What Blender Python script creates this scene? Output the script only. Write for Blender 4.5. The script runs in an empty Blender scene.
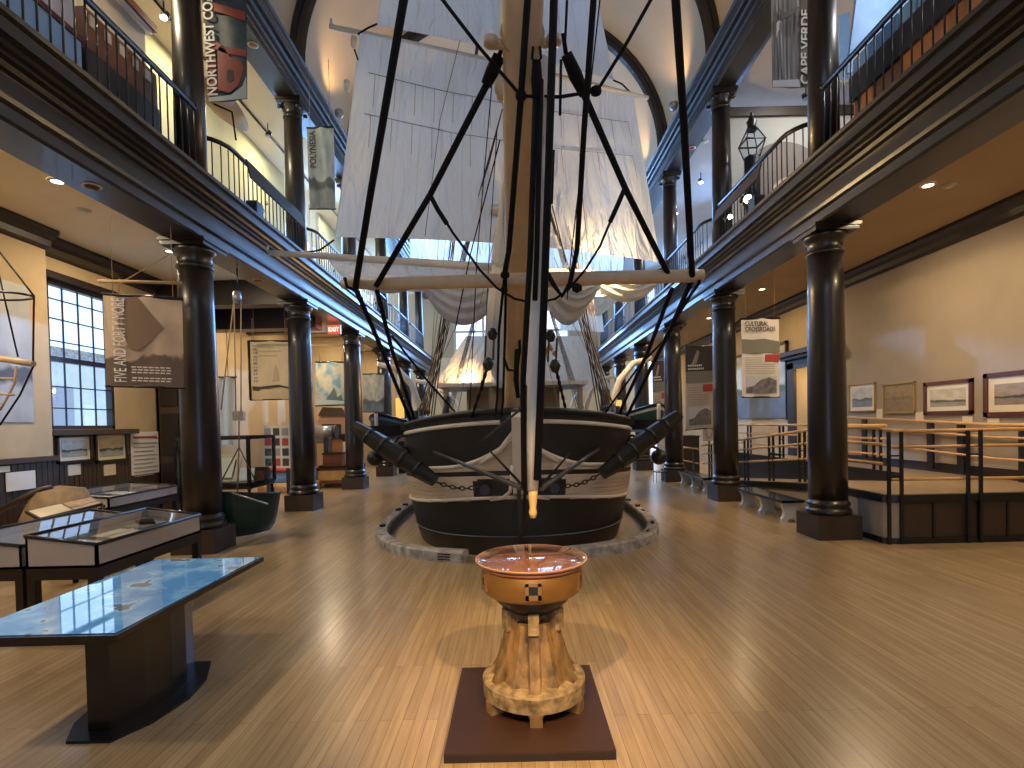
import bpy, math, random
from mathutils import Vector, Matrix
random.seed(7)
S = bpy.context.scene
COL = S.collection
PI = math.pi

# ------------------------------------------------------------------ camera, world, lights, exposure
F = 530.0; CX, CY = 514.0, 434.0; H = 1.55
PITCH = math.radians(-1.1); ROLL = math.radians(-1.3)
CM = Matrix.Rotation(PI/2 + PITCH, 3, 'X') @ Matrix.Rotation(ROLL, 3, 'Z')
cam = bpy.data.objects.new('camera', bpy.data.cameras.new('camera'))
COL.objects.link(cam); S.camera = cam
cam.location = (0, 0, H); cam.rotation_euler = CM.to_euler()
cam.data.sensor_fit = 'HORIZONTAL'; cam.data.sensor_width = 36
cam.data.lens = F/1024*36
cam.data.shift_x = -(CX-512)/1024; cam.data.shift_y = (CY-384)/1024
cam.data.clip_start = 0.02; cam.data.clip_end = 200

S.view_settings.view_transform = 'Standard'; S.view_settings.look = 'None'
S.view_settings.gamma = 1; S.view_settings.use_curve_mapping = False
S.view_settings.exposure = 0.66
S.cycles.use_denoising = True
S.cycles.max_bounces = 6; S.cycles.diffuse_bounces = 3; S.cycles.glossy_bounces = 3
S.cycles.transparent_max_bounces = 6; S.cycles.transmission_bounces = 4
S.cycles.sample_clamp_indirect = 4.0

W = bpy.data.worlds.new('sky'); S.world = W; W.use_nodes = True
bg = W.node_tree.nodes['Background']; bg.inputs[0].default_value = (.55, .72, 1, 1); bg.inputs[1].default_value = 1.65

def light(name, kind, loc, power, color, target=None, size=1, sy=None, blend=.6, angle=60, soft=.05):
    d = bpy.data.lights.new(name, kind); d.energy = power; d.color = color
    if kind == 'AREA':
        d.shape = 'RECTANGLE'; d.size = size; d.size_y = sy or size
    else:
        d.shadow_soft_size = soft
    if kind == 'SPOT': d.spot_size = math.radians(angle); d.spot_blend = blend
    o = bpy.data.objects.new(name, d); COL.objects.link(o); o.location = loc
    if target is not None:
        o.rotation_euler = (Vector(target)-Vector(loc)).to_track_quat('-Z', 'Y').to_euler()
    return o
BLUE = (.20, .46, 1.0); COOL = (.68, .82, 1.0); WARM = (1, .62, .26); WARM2 = (1, .74, .45)
light('far_window_daylight', 'AREA', (0, 26.6, 7.6), 1100, BLUE, (0, 0, 5.5), 5.5, 4.5)
for y in (14.8, 21.5):
    light('gallery_window_daylight', 'AREA', (-5.62, y, 6.3), 170, BLUE, (3.7, y-5, 4.6), 2.2, 2.2); light('added_blue_spot', 'SPOT', (-5.3, y, 6.6), 5200, BLUE, (3.75, y-4.2, 4.6), angle=36, blend=1, soft=.15)  # blue spots added without fixtures to throw blue daylight onto both fascias
    light('gallery_window_daylight', 'AREA', (6.8, y, 6.3), 130, BLUE, (-3.7, y-5, 4.6), 2.2, 2.2); light('added_blue_spot', 'SPOT', (5.3, y, 6.6), 5200, BLUE, (-3.75, y-4.2, 4.6), angle=36, blend=1, soft=.15)
# the pair of track spots over the capstan, whose two shadows fall behind it
light('capstan_spot', 'SPOT', (1.15, -.25, 3.95), 520, WARM, (.06, 3.0, .35), angle=30, blend=.8, soft=.03)
light('capstan_spot', 'SPOT', (-1.05, -.25, 3.95), 520, WARM, (.10, 3.0, .35), angle=30, blend=.8, soft=.03)
# lamp below the right foot of the topsail and the one in the rig behind
light('rig_lamp', 'POINT', (1.42, 8.72, 4.0), 170, (1, .68, .3), soft=.06)
light('rig_lamp', 'POINT', (-1.35, 14.7, 2.75), 90, (1, .62, .25), soft=.06)
# warm downlights of the aisles and galleries
def down(name, x, y, z, p, c, sz=.35): light(name, 'AREA', (x, y, z), p, c, (x, y+.001, 0), sz)
for y in (2.5, 5.2, 8.2, 12.5, 15.5, 18.8, 22.5):
    down('aisle_downlight', -5.5, y, 4.46, 48, (1, .80, .55))
    down('aisle_downlight', 5.35, y, 4.46, 36, (1, .74, .45))
for y in (3.5, 6.5, 9.0, 12, 16, 20):
    down('gallery_downlight', -4.95, y, 7.97, 34, (1, .86, .55))
    down('gallery_downlight', 5.6, y, 7.97, 40, (.95, .92, .9))
light('picture_lamp', 'SPOT', (5.0, 5.6, 4.2), 90, WARM2, (7, 8.2, 1.7), angle=75, soft=.1)
light('added_left_wall_spot', 'SPOT', (-4.9, 3.4, 4.2), 70, WARM2, (-6.7, 6.6, 1.6), angle=80, soft=.1)  # warm spot added, with no fixture, to brighten the left wall and cases

# ------------------------------------------------------------------ projections and helpers
def ray(px, py): return CM @ Vector(((px-CX)/F, -(py-CY)/F, -1.0))
def at(px, py, Y): d = ray(px, py); return d*(Y/d.y) + Vector((0, 0, H))
def atz(px, py, Z): d = ray(px, py); return d*((Z-H)/d.z) + Vector((0, 0, H))
def atx(px, py, X): d = ray(px, py); return d*(X/d.x) + Vector((0, 0, H))

MATS = {}
def mat(name, col, rough=.5, metal=0., bump=0., bscale=20., var=0., vscale=4., spec=.5, coat=0., emit=None, estr=0., alpha=None, stretch=(1, 1, 1)):
    if name in MATS: return MATS[name]
    m = bpy.data.materials.new(name); m.use_nodes = True; nt = m.node_tree
    b = nt.nodes['Principled BSDF']
    b.inputs['Base Color'].default_value = (*col, 1); b.inputs['Roughness'].default_value = rough
    b.inputs['Metallic'].default_value = metal; b.inputs['Specular IOR Level'].default_value = spec
    b.inputs['Coat Weight'].default_value = coat
    tc = nt.nodes.new('ShaderNodeTexCoord'); mp = nt.nodes.new('ShaderNodeMapping'); mp.inputs['Scale'].default_value = stretch
    nt.links.new(tc.outputs['Object'], mp.inputs[0])
    if var:
        n = nt.nodes.new('ShaderNodeTexNoise'); n.inputs['Scale'].default_value = vscale; n.inputs['Detail'].default_value = 6
        nt.links.new(mp.outputs[0], n.inputs[0])
        r = nt.nodes.new('ShaderNodeValToRGB'); r.color_ramp.elements[0].position = .3; r.color_ramp.elements[1].position = .7
        r.color_ramp.elements[0].color = (*[c*(1-var) for c in col], 1); r.color_ramp.elements[1].color = (*[min(1, c*(1+var)) for c in col], 1)
        nt.links.new(n.outputs[0], r.inputs[0]); nt.links.new(r.outputs[0], b.inputs['Base Color'])
    if bump:
        n2 = nt.nodes.new('ShaderNodeTexNoise'); n2.inputs['Scale'].default_value = bscale; n2.inputs['Detail'].default_value = 4
        nt.links.new(mp.outputs[0], n2.inputs[0])
        bp = nt.nodes.new('ShaderNodeBump'); bp.inputs['Strength'].default_value = bump; bp.inputs['Distance'].default_value = .02
        nt.links.new(n2.outputs[0], bp.inputs['Height']); nt.links.new(bp.outputs[0], b.inputs['Normal'])
    if emit: b.inputs['Emission Color'].default_value = (*emit, 1); b.inputs['Emission Strength'].default_value = estr
    if alpha is not None: b.inputs['Alpha'].default_value = alpha
    MATS[name] = m; return m

M = {}
M['column'] = mat('dark column paint', (.014, .010, .009), .36, coat=.10)
M['beam'] = mat('dark entablature paint', (.017, .014, .014), .36, coat=.10)
M['beamlo'] = mat('dark wood trim', (.020, .013, .010), .4)
M['plinth'] = mat('plinth paint', (.040, .026, .018), .45, var=.2)
M['tan'] = mat('tan plaster', (.47, .35, .20), .85, bump=.1, bscale=9, var=.08, vscale=2)
M['taupe'] = mat('taupe plaster', (.33, .275, .215), .85, bump=.1, bscale=9, var=.06, vscale=2)
M['cream'] = mat('cream ceiling plaster', (.76, .64, .43), .9, var=.06, vscale=1.2)
M['orange_ceil'] = mat('ochre ceiling plaster', (.42, .31, .185), .9, var=.06, vscale=1.2)
M['vault'] = mat('vault plaster', (.54, .42, .27), .9, var=.08, vscale=.8)
M['galwall'] = mat('pale green gallery plaster', (.58, .55, .33), .9, var=.05)
M['lilac'] = mat('pale lilac gallery plaster', (.50, .46, .42), .9, var=.05)
M['wains'] = mat('dark wainscot', (.045, .027, .016), .5, var=.2, stretch=(1, 12, .3))
M['black'] = mat('black paint', (.008, .008, .010), .4)
M['blackg'] = mat('black lacquer', (.007, .007, .008), .25, coat=.3)
M['iron'] = mat('black iron', (.010, .010, .014), .35, metal=.3)
M['rope'] = mat('tarred rope', (.006, .005, .005), .85, bump=.4, bscale=120, spec=.2)
M['rope2'] = mat('brown rope', (.10, .06, .035), .8, bump=.4, bscale=120)
M['ropebrown'] = mat('dark brown rope', (.05, .033, .022), .8)
M['hemp'] = mat('hemp rope', (.42, .28, .14), .85, bump=.4, bscale=120)
M['white'] = mat('white paint', (.62, .58, .52), .45, var=.06)
M['spar'] = mat('cream spar paint', (.50, .37, .23), .4, var=.06, stretch=(4, 4, .5))
M['hullwhite'] = mat('hull white planks', (.50, .42, .33), .5, var=.12, vscale=3, stretch=(1, 1, 12))
M['hullblack'] = mat('hull black', (.007, .007, .008), .5)
M['hulllow'] = mat('hull bottom brown black', (.022, .015, .009), .55, var=.2)
M['grey'] = mat('weathered grey wood', (.34, .32, .30), .7, var=.5, vscale=9, bump=.5, bscale=30, stretch=(1, 1, 1))
M['greylilac'] = mat('case side linen grey', (.46, .39, .33), .8)
M['wood'] = mat('honey wood rail', (.58, .33, .12), .35, var=.15, vscale=6)
M['woodred'] = mat('red brown wood', (.16, .055, .025), .4, var=.3)
M['weath'] = mat('weathered capstan oak', (.20, .12, .045), .6, var=.65, vscale=16, bump=.9, bscale=24, stretch=(1, 1, .35))
M['weathlt'] = mat('worn pale oak edge', (.27, .19, .09), .65, var=.6, vscale=20, bump=.35, bscale=40)
M['brass'] = mat('dull brass band', (.36, .19, .055), .42, metal=.6, var=.15)
M['board'] = mat('brown display board', (.045, .020, .013), .4, var=.1)
M['copper'] = mat('varnished copper bowl', (.42, .15, .07), .45)
M['paper'] = mat('white paper', (.70, .66, .60), .7)
M['cardcream'] = mat('cream card', (.66, .58, .42), .7)
M['redink'] = mat('red print', (.42, .05, .04), .7)
M['ink'] = mat('dark ink', (.05, .04, .04), .7)
M['inkgrey'] = mat('grey print', (.30, .27, .24), .7)
M['goldframe'] = mat('gilt frame', (.45, .30, .10), .4, metal=.5)
M['woodframe'] = mat('mahogany frame', (.09, .03, .018), .35)
M['green'] = mat('dark green boat paint', (.012, .045, .035), .4, var=.2)
M['teal'] = mat('dark blue boat paint', (.012, .022, .032), .4)
M['bluepaint'] = mat('blue stripe paint', (.05, .15, .32), .4)
M['lampglow'] = mat('lamp glow', (1, .9, .7), emit=(1, .82, .52), estr=9)
M['lampwhite'] = mat('bright lamp', (1, 1, 1), emit=(1, .9, .8), estr=14)
M['metalgrey'] = mat('grey metal', (.35, .36, .38), .35, metal=.6)
M['exitred'] = mat('exit sign red', (.5, .02, .01), emit=(1, .04, .02), estr=1.6)
M['exitwhite'] = mat('exit letters', (.8, .5, .4), emit=(1, .45, .35), estr=2.0)
M['bluewall'] = mat('blue printed panel', (.14, .30, .58), .6, var=.3, vscale=1.5)  # blue print; also the blue light painted on the cabinet shelf edge
M['rust'] = mat('orange cabinet wood', (.34, .14, .04), .5, var=.2)
M['redroof'] = mat('dark red trim', (.12, .02, .015), .5)
M['facade'] = mat('stone facade with daylight emission', (.50, .52, .52), .8, var=.1, emit=(.55, .68, .9), estr=.25)  # emission stands in for daylight falling on the facade
M['lightstone'] = mat('white bench leg paint', (.52, .54, .56), .5)

def glass_mat(name, tint=(.9, .95, 1), gl=.12):
    m = bpy.data.materials.new(name); m.use_nodes = True; nt = m.node_tree; nt.nodes.clear()
    o = nt.nodes.new('ShaderNodeOutputMaterial'); mx = nt.nodes.new('ShaderNodeMixShader')
    t = nt.nodes.new('ShaderNodeBsdfTransparent'); g = nt.nodes.new('ShaderNodeBsdfGlossy')
    t.inputs[0].default_value = (*tint, 1); g.inputs['Roughness'].default_value = .02
    fr = nt.nodes.new('ShaderNodeLayerWeight'); fr.inputs[0].default_value = .5
    pw = nt.nodes.new('ShaderNodeMath'); pw.operation = 'POWER'; pw.inputs[1].default_value = 4.0; nt.links.new(fr.outputs['Facing'], pw.inputs[0])
    ad = nt.nodes.new('ShaderNodeMath'); ad.operation = 'MULTIPLY_ADD'; ad.inputs[1].default_value = .8; ad.inputs[2].default_value = .05; ad.use_clamp = True
    nt.links.new(pw.outputs[0], ad.inputs[0]); nt.links.new(ad.outputs[0], mx.inputs[0])
    nt.links.new(t.outputs[0], mx.inputs[1]); nt.links.new(g.outputs[0], mx.inputs[2]); nt.links.new(mx.outputs[0], o.inputs[0])
    return m
M['glass'] = glass_mat('clear glass')

def floor_mat():
    m = bpy.data.materials.new('maple floor boards'); m.use_nodes = True; nt = m.node_tree; b = nt.nodes['Principled BSDF']
    tc = nt.nodes.new('ShaderNodeTexCoord'); sp = nt.nodes.new('ShaderNodeSeparateXYZ'); cb = nt.nodes.new('ShaderNodeCombineXYZ')
    nt.links.new(tc.outputs['Object'], sp.inputs[0]); nt.links.new(sp.outputs[1], cb.inputs[0]); nt.links.new(sp.outputs[0], cb.inputs[1])
    br = nt.nodes.new('ShaderNodeTexBrick'); nt.links.new(cb.outputs[0], br.inputs['Vector'])
    br.inputs['Scale'].default_value = 1; br.inputs['Brick Width'].default_value = 1.7; br.inputs['Row Height'].default_value = .062
    br.inputs['Mortar Size'].default_value = .0016; br.inputs['Mortar Smooth'].default_value = .3; br.offset = .37; br.inputs['Bias'].default_value = 0
    br.inputs['Color1'].default_value = (.40, .285, .15, 1); br.inputs['Color2'].default_value = (.50, .37, .215, 1); br.inputs['Mortar'].default_value = (.15, .08, .03, 1)
    mp = nt.nodes.new('ShaderNodeMapping'); mp.inputs['Scale'].default_value = (1.2, 26, 1); nt.links.new(cb.outputs[0], mp.inputs[0])
    n = nt.nodes.new('ShaderNodeTexNoise'); n.inputs['Scale'].default_value = 1.6; n.inputs['Detail'].default_value = 8; nt.links.new(mp.outputs[0], n.inputs[0])
    mx = nt.nodes.new('ShaderNodeMix'); mx.data_type = 'RGBA'; mx.blend_type = 'MULTIPLY'; mx.inputs[0].default_value = .75
    rp = nt.nodes.new('ShaderNodeValToRGB'); rp.color_ramp.elements[0].position = .3; rp.color_ramp.elements[0].color = (.62, .56, .50, 1)
    rp.color_ramp.elements[1].position = .68; rp.color_ramp.elements[1].color = (1, 1, 1, 1)
    nt.links.new(n.outputs[0], rp.inputs[0]); nt.links.new(br.outputs[0], mx.inputs[6]); nt.links.new(rp.outputs[0], mx.inputs[7])
    nt.links.new(mx.outputs[2], b.inputs['Base Color'])
    b.inputs['Roughness'].default_value = .30; b.inputs['Coat Weight'].default_value = .25; b.inputs['Coat Roughness'].default_value = .18
    bp = nt.nodes.new('ShaderNodeBump'); bp.inputs['Strength'].default_value = .12; bp.inputs['Distance'].default_value = .004
    nt.links.new(rp.outputs[0], bp.inputs['Height']); nt.links.new(bp.outputs[0], b.inputs['Normal'])
    return m
M['floor'] = floor_mat()

def sail_mat(name, col, panels=14, wr=.5):
    m = bpy.data.materials.new(name); m.use_nodes = True; nt = m.node_tree; nt.nodes.clear()
    L = nt.links.new
    o = nt.nodes.new('ShaderNodeOutputMaterial'); mx = nt.nodes.new('ShaderNodeMixShader'); mx.inputs[0].default_value = .35
    d = nt.nodes.new('ShaderNodeBsdfDiffuse'); t = nt.nodes.new('ShaderNodeBsdfTranslucent')
    uv = nt.nodes.new('ShaderNodeUVMap'); uv.uv_map = 'UVMap'
    sp = nt.nodes.new('ShaderNodeSeparateXYZ'); L(uv.outputs[0], sp.inputs[0])
    mu = nt.nodes.new('ShaderNodeMath'); mu.operation = 'MULTIPLY'; mu.inputs[1].default_value = panels; L(sp.outputs[0], mu.inputs[0])
    fr = nt.nodes.new('ShaderNodeMath'); fr.operation = 'FRACT'; L(mu.outputs[0], fr.inputs[0])
    rp = nt.nodes.new('ShaderNodeValToRGB'); e = rp.color_ramp.elements
    e[0].position = 0; e[0].color = (.78, .78, .78, 1); e[1].position = .05; e[1].color = (1, 1, 1, 1)
    L(fr.outputs[0], rp.inputs[0])
    mp = nt.nodes.new('ShaderNodeMapping'); mp.inputs['Scale'].default_value = (13, 1.8, 1); mp.inputs['Rotation'].default_value = (0, 0, .25); L(uv.outputs[0], mp.inputs[0])
    n = nt.nodes.new('ShaderNodeTexNoise'); n.inputs['Scale'].default_value = 1.5; n.inputs['Detail'].default_value = 5; n.inputs['Distortion'].default_value = .6; L(mp.outputs[0], n.inputs[0])
    bp = nt.nodes.new('ShaderNodeBump'); bp.inputs['Strength'].default_value = min(1, wr*1.6); bp.inputs['Distance'].default_value = .2; L(n.outputs[0], bp.inputs['Height'])
    cm = nt.nodes.new('ShaderNodeMix'); cm.data_type = 'RGBA'; cm.blend_type = 'MULTIPLY'; cm.inputs[0].default_value = 1
    cm.inputs[6].default_value = (*col, 1); L(rp.outputs[0], cm.inputs[7])
    for q in (d, t): L(cm.outputs[2], q.inputs[0]); L(bp.outputs[0], q.inputs['Normal'])
    L(d.outputs[0], mx.inputs[1]); L(t.outputs[0], mx.inputs[2]); L(mx.outputs[0], o.inputs[0])
    return m
M['sail'] = sail_mat('white sailcloth', (.78, .78, .76))
M['sail3'] = sail_mat('gathered sailcloth', (.78, .77, .75), 10, .12)
M['sail2'] = sail_mat('cream sailcloth', (.60, .50, .37), 10)

def picture_mat(name, sky, sea, dark, hor=.4, scale=5, seed=0, contrast=.5, sky2=None):
    """A printed picture: sky above, land or sea below a horizon, dark ragged shapes near it."""
    m = bpy.data.materials.new(name); m.use_nodes = True; nt = m.node_tree; L = nt.links.new; b = nt.nodes['Principled BSDF']
    b.inputs['Roughness'].default_value = .6
    uv = nt.nodes.new('ShaderNodeUVMap'); uv.uv_map = 'UVMap'; sp = nt.nodes.new('ShaderNodeSeparateXYZ'); L(uv.outputs[0], sp.inputs[0])
    n = nt.nodes.new('ShaderNodeTexNoise'); n.noise_dimensions = '4D'; n.inputs['W'].default_value = seed*3.7; n.inputs['Scale'].default_value = scale; n.inputs['Detail'].default_value = 7
    L(uv.outputs[0], n.inputs[0])
    ad = nt.nodes.new('ShaderNodeMath'); ad.operation = 'MULTIPLY_ADD'; ad.inputs[1].default_value = .35; L(n.outputs[0], ad.inputs[0]); L(sp.outputs[1], ad.inputs[2])
    rp = nt.nodes.new('ShaderNodeValToRGB'); e = rp.color_ramp.elements
    h = hor + .17
    e[0].position = 0; e[0].color = (*sea, 1); e[1].position = 1; e[1].color = (*[min(1, c*1.08) for c in sky], 1)
    for p, c in ((h-.09, sea), (h-.04, dark), (h+.03, dark), (h+.07, sky)):
        q = e.new(max(.01, min(.99, p))); q.color = (*c, 1)
    L(ad.outputs[0], rp.inputs[0])
    mx = nt.nodes.new('ShaderNodeMix'); mx.data_type = 'RGBA'; mx.blend_type = 'MULTIPLY'; mx.inputs[0].default_value = contrast
    n2 = nt.nodes.new('ShaderNodeTexNoise'); n2.noise_dimensions = '4D'; n2.inputs['W'].default_value = seed+9; n2.inputs['Scale'].default_value = scale*1.1; n2.inputs['Detail'].default_value = 5; L(uv.outputs[0], n2.inputs[0])
    r2 = nt.nodes.new('ShaderNodeValToRGB'); r2.color_ramp.elements[0].position = .35; r2.color_ramp.elements[0].color = (.25, .25, .25, 1); r2.color_ramp.elements[1].position = .6
    if sky2:
        m3 = nt.nodes.new('ShaderNodeMix'); m3.data_type = 'RGBA'; m3.inputs[7].default_value = (*sky2, 1); L(rp.outputs[0], m3.inputs[6])
        n3 = nt.nodes.new('ShaderNodeTexNoise'); n3.inputs['Scale'].default_value = 3; L(uv.outputs[0], n3.inputs[0]); r3 = nt.nodes.new('ShaderNodeValToRGB'); r3.color_ramp.elements[0].position = .45; r3.color_ramp.elements[1].position = .6
        L(n3.outputs[0], r3.inputs[0]); L(r3.outputs[0], m3.inputs[0]); rp = m3
        L(n2.outputs[0], r2.inputs[0]); L(m3.outputs[2], mx.inputs[6])
    else:
        L(n2.outputs[0], r2.inputs[0]); L(rp.outputs[0], mx.inputs[6])
    L(r2.outputs[0], mx.inputs[7]); L(mx.outputs[2], b.inputs['Base Color'])
    return m

class MB:
    def __init__(s): s.v = []; s.f = []; s.uv = []; s.m = []; s.sm = []
    def face(s, idx, uv=None, m=0, smooth=False):
        s.f.append(idx); s.uv.append(uv or [(0, 0)]*len(idx)); s.m.append(m); s.sm.append(smooth)
    def box(s, lo, hi, m=0):
        x0, y0, z0 = lo; x1, y1, z1 = hi; n = len(s.v)
        s.v += [Vector(p) for p in ((x0, y0, z0), (x1, y0, z0), (x1, y1, z0), (x0, y1, z0), (x0, y0, z1), (x1, y0, z1), (x1, y1, z1), (x0, y1, z1))]
        for q in ((0, 3, 2, 1), (4, 5, 6, 7), (0, 1, 5, 4), (1, 2, 6, 5), (2, 3, 7, 6), (3, 0, 4, 7)): s.face([n+i for i in q], m=m)
        return s
    def cbox(s, c, d, rz=0, m=0):
        R = Matrix.Rotation(rz, 3, 'Z') if not isinstance(rz, Matrix) else rz
        n = len(s.v)
        for p in ((-1, -1, -1), (1, -1, -1), (1, 1, -1), (-1, 1, -1), (-1, -1, 1), (1, -1, 1), (1, 1, 1), (-1, 1, 1)):
            s.v.append(Vector(c) + R @ Vector((p[0]*d[0]/2, p[1]*d[1]/2, p[2]*d[2]/2)))
        for q in ((0, 3, 2, 1), (4, 5, 6, 7), (0, 1, 5, 4), (1, 2, 6, 5), (2, 3, 7, 6), (3, 0, 4, 7)): s.face([n+i for i in q], m=m)
        return s
    def tube(s, pts, r, seg=8, m=0, caps=True, squash=None):
        pts = [Vector(p) for p in pts]; n = len(pts)
        rr = r if isinstance(r, (list, tuple)) else [r]*n
        base = len(s.v); prev = None
        for i, p in enumerate(pts):
            t = (pts[min(i+1, n-1)]-pts[max(i-1, 0)])
            t = t.normalized() if t.length > 1e-9 else Vector((0, 0, 1))
            if prev is None: a = t.cross(Vector((0, 0, 1)) if abs(t.z) < .9 else Vector((0, 1, 0))).normalized()
            else:
                a = prev - t*prev.dot(t); a = a.normalized() if a.length > 1e-6 else t.orthogonal().normalized()
            b = t.cross(a); prev = a
            for k in range(seg):
                w = 2*PI*k/seg
                s.v.append(p + (a*math.cos(w) + b*math.sin(w)*(squash or 1))*rr[i])
        for i in range(n-1):
            for k in range(seg):
                a0 = base+i*seg+k; a1 = base+i*seg+(k+1) % seg
                s.face([a0, a1, a1+seg, a0+seg], [(k/seg, i/n), ((k+1)/seg, i/n), ((k+1)/seg, (i+1)/n), (k/seg, (i+1)/n)], m=m, smooth=True)
        if caps:
            s.face([base+k for k in range(seg)][::-1], m=m); s.face([base+(n-1)*seg+k for k in range(seg)], m=m)
        return s
    def lathe(s, prof, c, seg=24, m=0, smooth=True, a0=0, a1=2*PI, caps=True):
        base = len(s.v); full = abs(a1-a0-2*PI) < 1e-6; ns = seg if full else seg+1
        for r, z in prof:
            for k in range(ns):
                w = a0+(a1-a0)*k/seg; s.v.append(Vector((c[0]+r*math.cos(w), c[1]+r*math.sin(w), c[2]+z)))
        for i in range(len(prof)-1):
            for k in range(seg):
                k1 = (k+1) % ns; s.face([base+i*ns+k, base+i*ns+k1, base+(i+1)*ns+k1, base+(i+1)*ns+k], m=m, smooth=smooth)
        if full and caps:
            if prof[0][0] > 1e-4: s.face([base+k for k in range(ns)][::-1], m=m)
            if prof[-1][0] > 1e-4: s.face([base+(len(prof)-1)*ns+k for k in range(ns)], m=m)
        return s
    def ext(s, poly, p0, ax, ay, az, m=0):
        """poly in (ax, ay) axes at p0, extruded by vector az"""
        p0 = Vector(p0); ax = Vector(ax); ay = Vector(ay); az = Vector(az); n = len(poly); b = len(s.v)
        for q in (0, 1):
            for x, y in poly: s.v.append(p0+ax*x+ay*y+az*q)
        for i in range(n):
            j = (i+1) % n; s.face([b+i, b+j, b+n+j, b+n+i], m=m)
        s.face([b+i for i in range(n)][::-1], m=m); s.face([b+n+i for i in range(n)], m=m)
        return s
    def grid(s, fn, nu, nv, m=0, smooth=True, mf=None):
        b = len(s.v)
        for j in range(nv+1):
            for i in range(nu+1): s.v.append(Vector(fn(i/nu, j/nv)))
        for j in range(nv):
            for i in range(nu):
                a = b+j*(nu+1)+i
                s.face([a, a+1, a+nu+2, a+nu+1], [(i/nu, j/nv), ((i+1)/nu, j/nv), ((i+1)/nu, (j+1)/nv), (i/nu, (j+1)/nv)], m=(mf((i+.5)/nu, (j+.5)/nv) if mf else m), smooth=smooth)
        return s
    def panel(s, p0, p1, up, th=.01, m=0):
        """upright picture slab from p0 to p1 (bottom edge) rising by vector up; face has 0..1 uv"""
        p0 = Vector(p0); p1 = Vector(p1); up = Vector(up); nrm = (p1-p0).cross(up).normalized()*th; b = len(s.v)
        for q in (Vector(), -nrm):
            for p in (p0, p1, p1+up, p0+up): s.v.append(p+q)
        s.face([b, b+1, b+2, b+3], [(0, 0), (1, 0), (1, 1), (0, 1)], m=m)
        s.face([b+5, b+4, b+7, b+6], [(0, 0), (1, 0), (1, 1), (0, 1)], m=m)
        for i in range(4):
            j = (i+1) % 4; s.face([b+j, b+i, b+4+i, b+4+j], m=m)
        return s
    def build(s, name, mats, parent=None, kind=None, fix=False):
        me = bpy.data.meshes.new(name)
        off = Vector(parent_world(parent)) if parent is not None else Vector()
        me.from_pydata([tuple(v-off) for v in s.v], [], s.f)
        if not isinstance(mats, (list, tuple)): mats = [mats]
        for q in mats: me.materials.append(q)
        ul = me.uv_layers.new(name='UVMap'); k = 0
        for i, p in enumerate(me.polygons):
            p.material_index = s.m[i]; p.use_smooth = s.sm[i]
            for u in s.uv[i]: ul.data[k].uv = u; k += 1
        me.update()
        o = bpy.data.objects.new(name, me); COL.objects.link(o)
        if parent is not None: o.parent = parent
        if kind: o['kind'] = kind
        return o
def parent_world(p):
    v = Vector()
    while p is not None: v = v+p.location; p = p.parent
    return v
def tag(o, label, cat, group=None):
    o['label'] = label; o['category'] = cat
    if group: o['group'] = group
    return o
def thing(name, label, cat, loc=(0, 0, 0), group=None):
    o = bpy.data.objects.new(name, None); COL.objects.link(o); o.location = loc; o.empty_display_size = .1
    return tag(o, label, cat, group)
def struct(name, mb, m): return mb.build(name, m, kind='structure')
def copy_tree(o, loc=None, parent=None):
    c = o.copy(); COL.objects.link(c)
    if parent: c.parent = parent
    if loc is not None: c.location = loc
    for ch in list(o.children): copy_tree(ch, None, c)
    return c
def text_part(name, body, size, origin, ax, ay, m, parent, width=None, ext=.002, spacing=1.0, bold=.004):
    """flat lettering laid in the plane (ax, ay) at origin, left aligned"""
    cu = bpy.data.curves.new('t', 'FONT'); cu.body = body; cu.size = size; cu.extrude = ext; cu.offset = bold; cu.space_character = spacing
    o = bpy.data.objects.new('t', cu); COL.objects.link(o); bpy.context.view_layer.update()
    dg = bpy.context.evaluated_depsgraph_get(); me = bpy.data.meshes.new_from_object(o.evaluated_get(dg))
    bpy.data.objects.remove(o)
    ax = Vector(ax).normalized(); ay = Vector(ay).normalized(); az = ax.cross(ay)
    xs = [v.co.x for v in me.vertices]; sc = (width/(max(xs)-min(xs))) if width else 1
    off = Vector(parent_world(parent)); x0 = min(xs)
    for v in me.vertices:
        c = v.co.copy(); v.co = Vector(origin) + ax*((c.x-x0)*sc) + ay*c.y + az*c.z - off
    me.materials.clear(); me.materials.append(m)
    o = bpy.data.objects.new(name, me); COL.objects.link(o); o.parent = parent
    return o

# ------------------------------------------------------------------ room shell
XW = 7.0; YF = 27.2; YR = -2.5
struct('floor', MB().box((-7.6, YR, -.1), (7.6, 28, 0)), M['floor'])
cols_y = [6.87+3.3*i for i in range(7)]
COLX = 4.06
LOW = [(4.27, 3.96), (3.86, 3.96), (3.84, 3.985), (3.84, 4.08), (3.80, 4.10), (3.79, 4.135), (3.85, 4.165), (3.85, 4.335), (3.81, 4.35), (3.79, 4.385), (3.74, 4.395), (3.74, 4.425), (3.69, 4.43), (3.67, 4.455), (3.60, 4.46), (3.60, 4.56), (3.56, 4.575), (3.55, 4.61), (4.45, 4.62), (4.45, 4.48), (4.27, 4.47)]
UPP = [(4.24, 7.73), (3.92, 7.73), (3.92, 7.84), (3.90, 7.85), (3.90, 7.95), (3.87, 7.97), (3.93, 7.99), (3.93, 8.06), (3.87, 8.08), (3.84, 8.11), (3.78, 8.12), (3.76, 8.15), (3.71, 8.17), (3.71, 8.22), (3.68, 8.25), (4.5, 8.27), (4.5, 8.0), (4.24, 8.0)]
YE = 26.0
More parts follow.
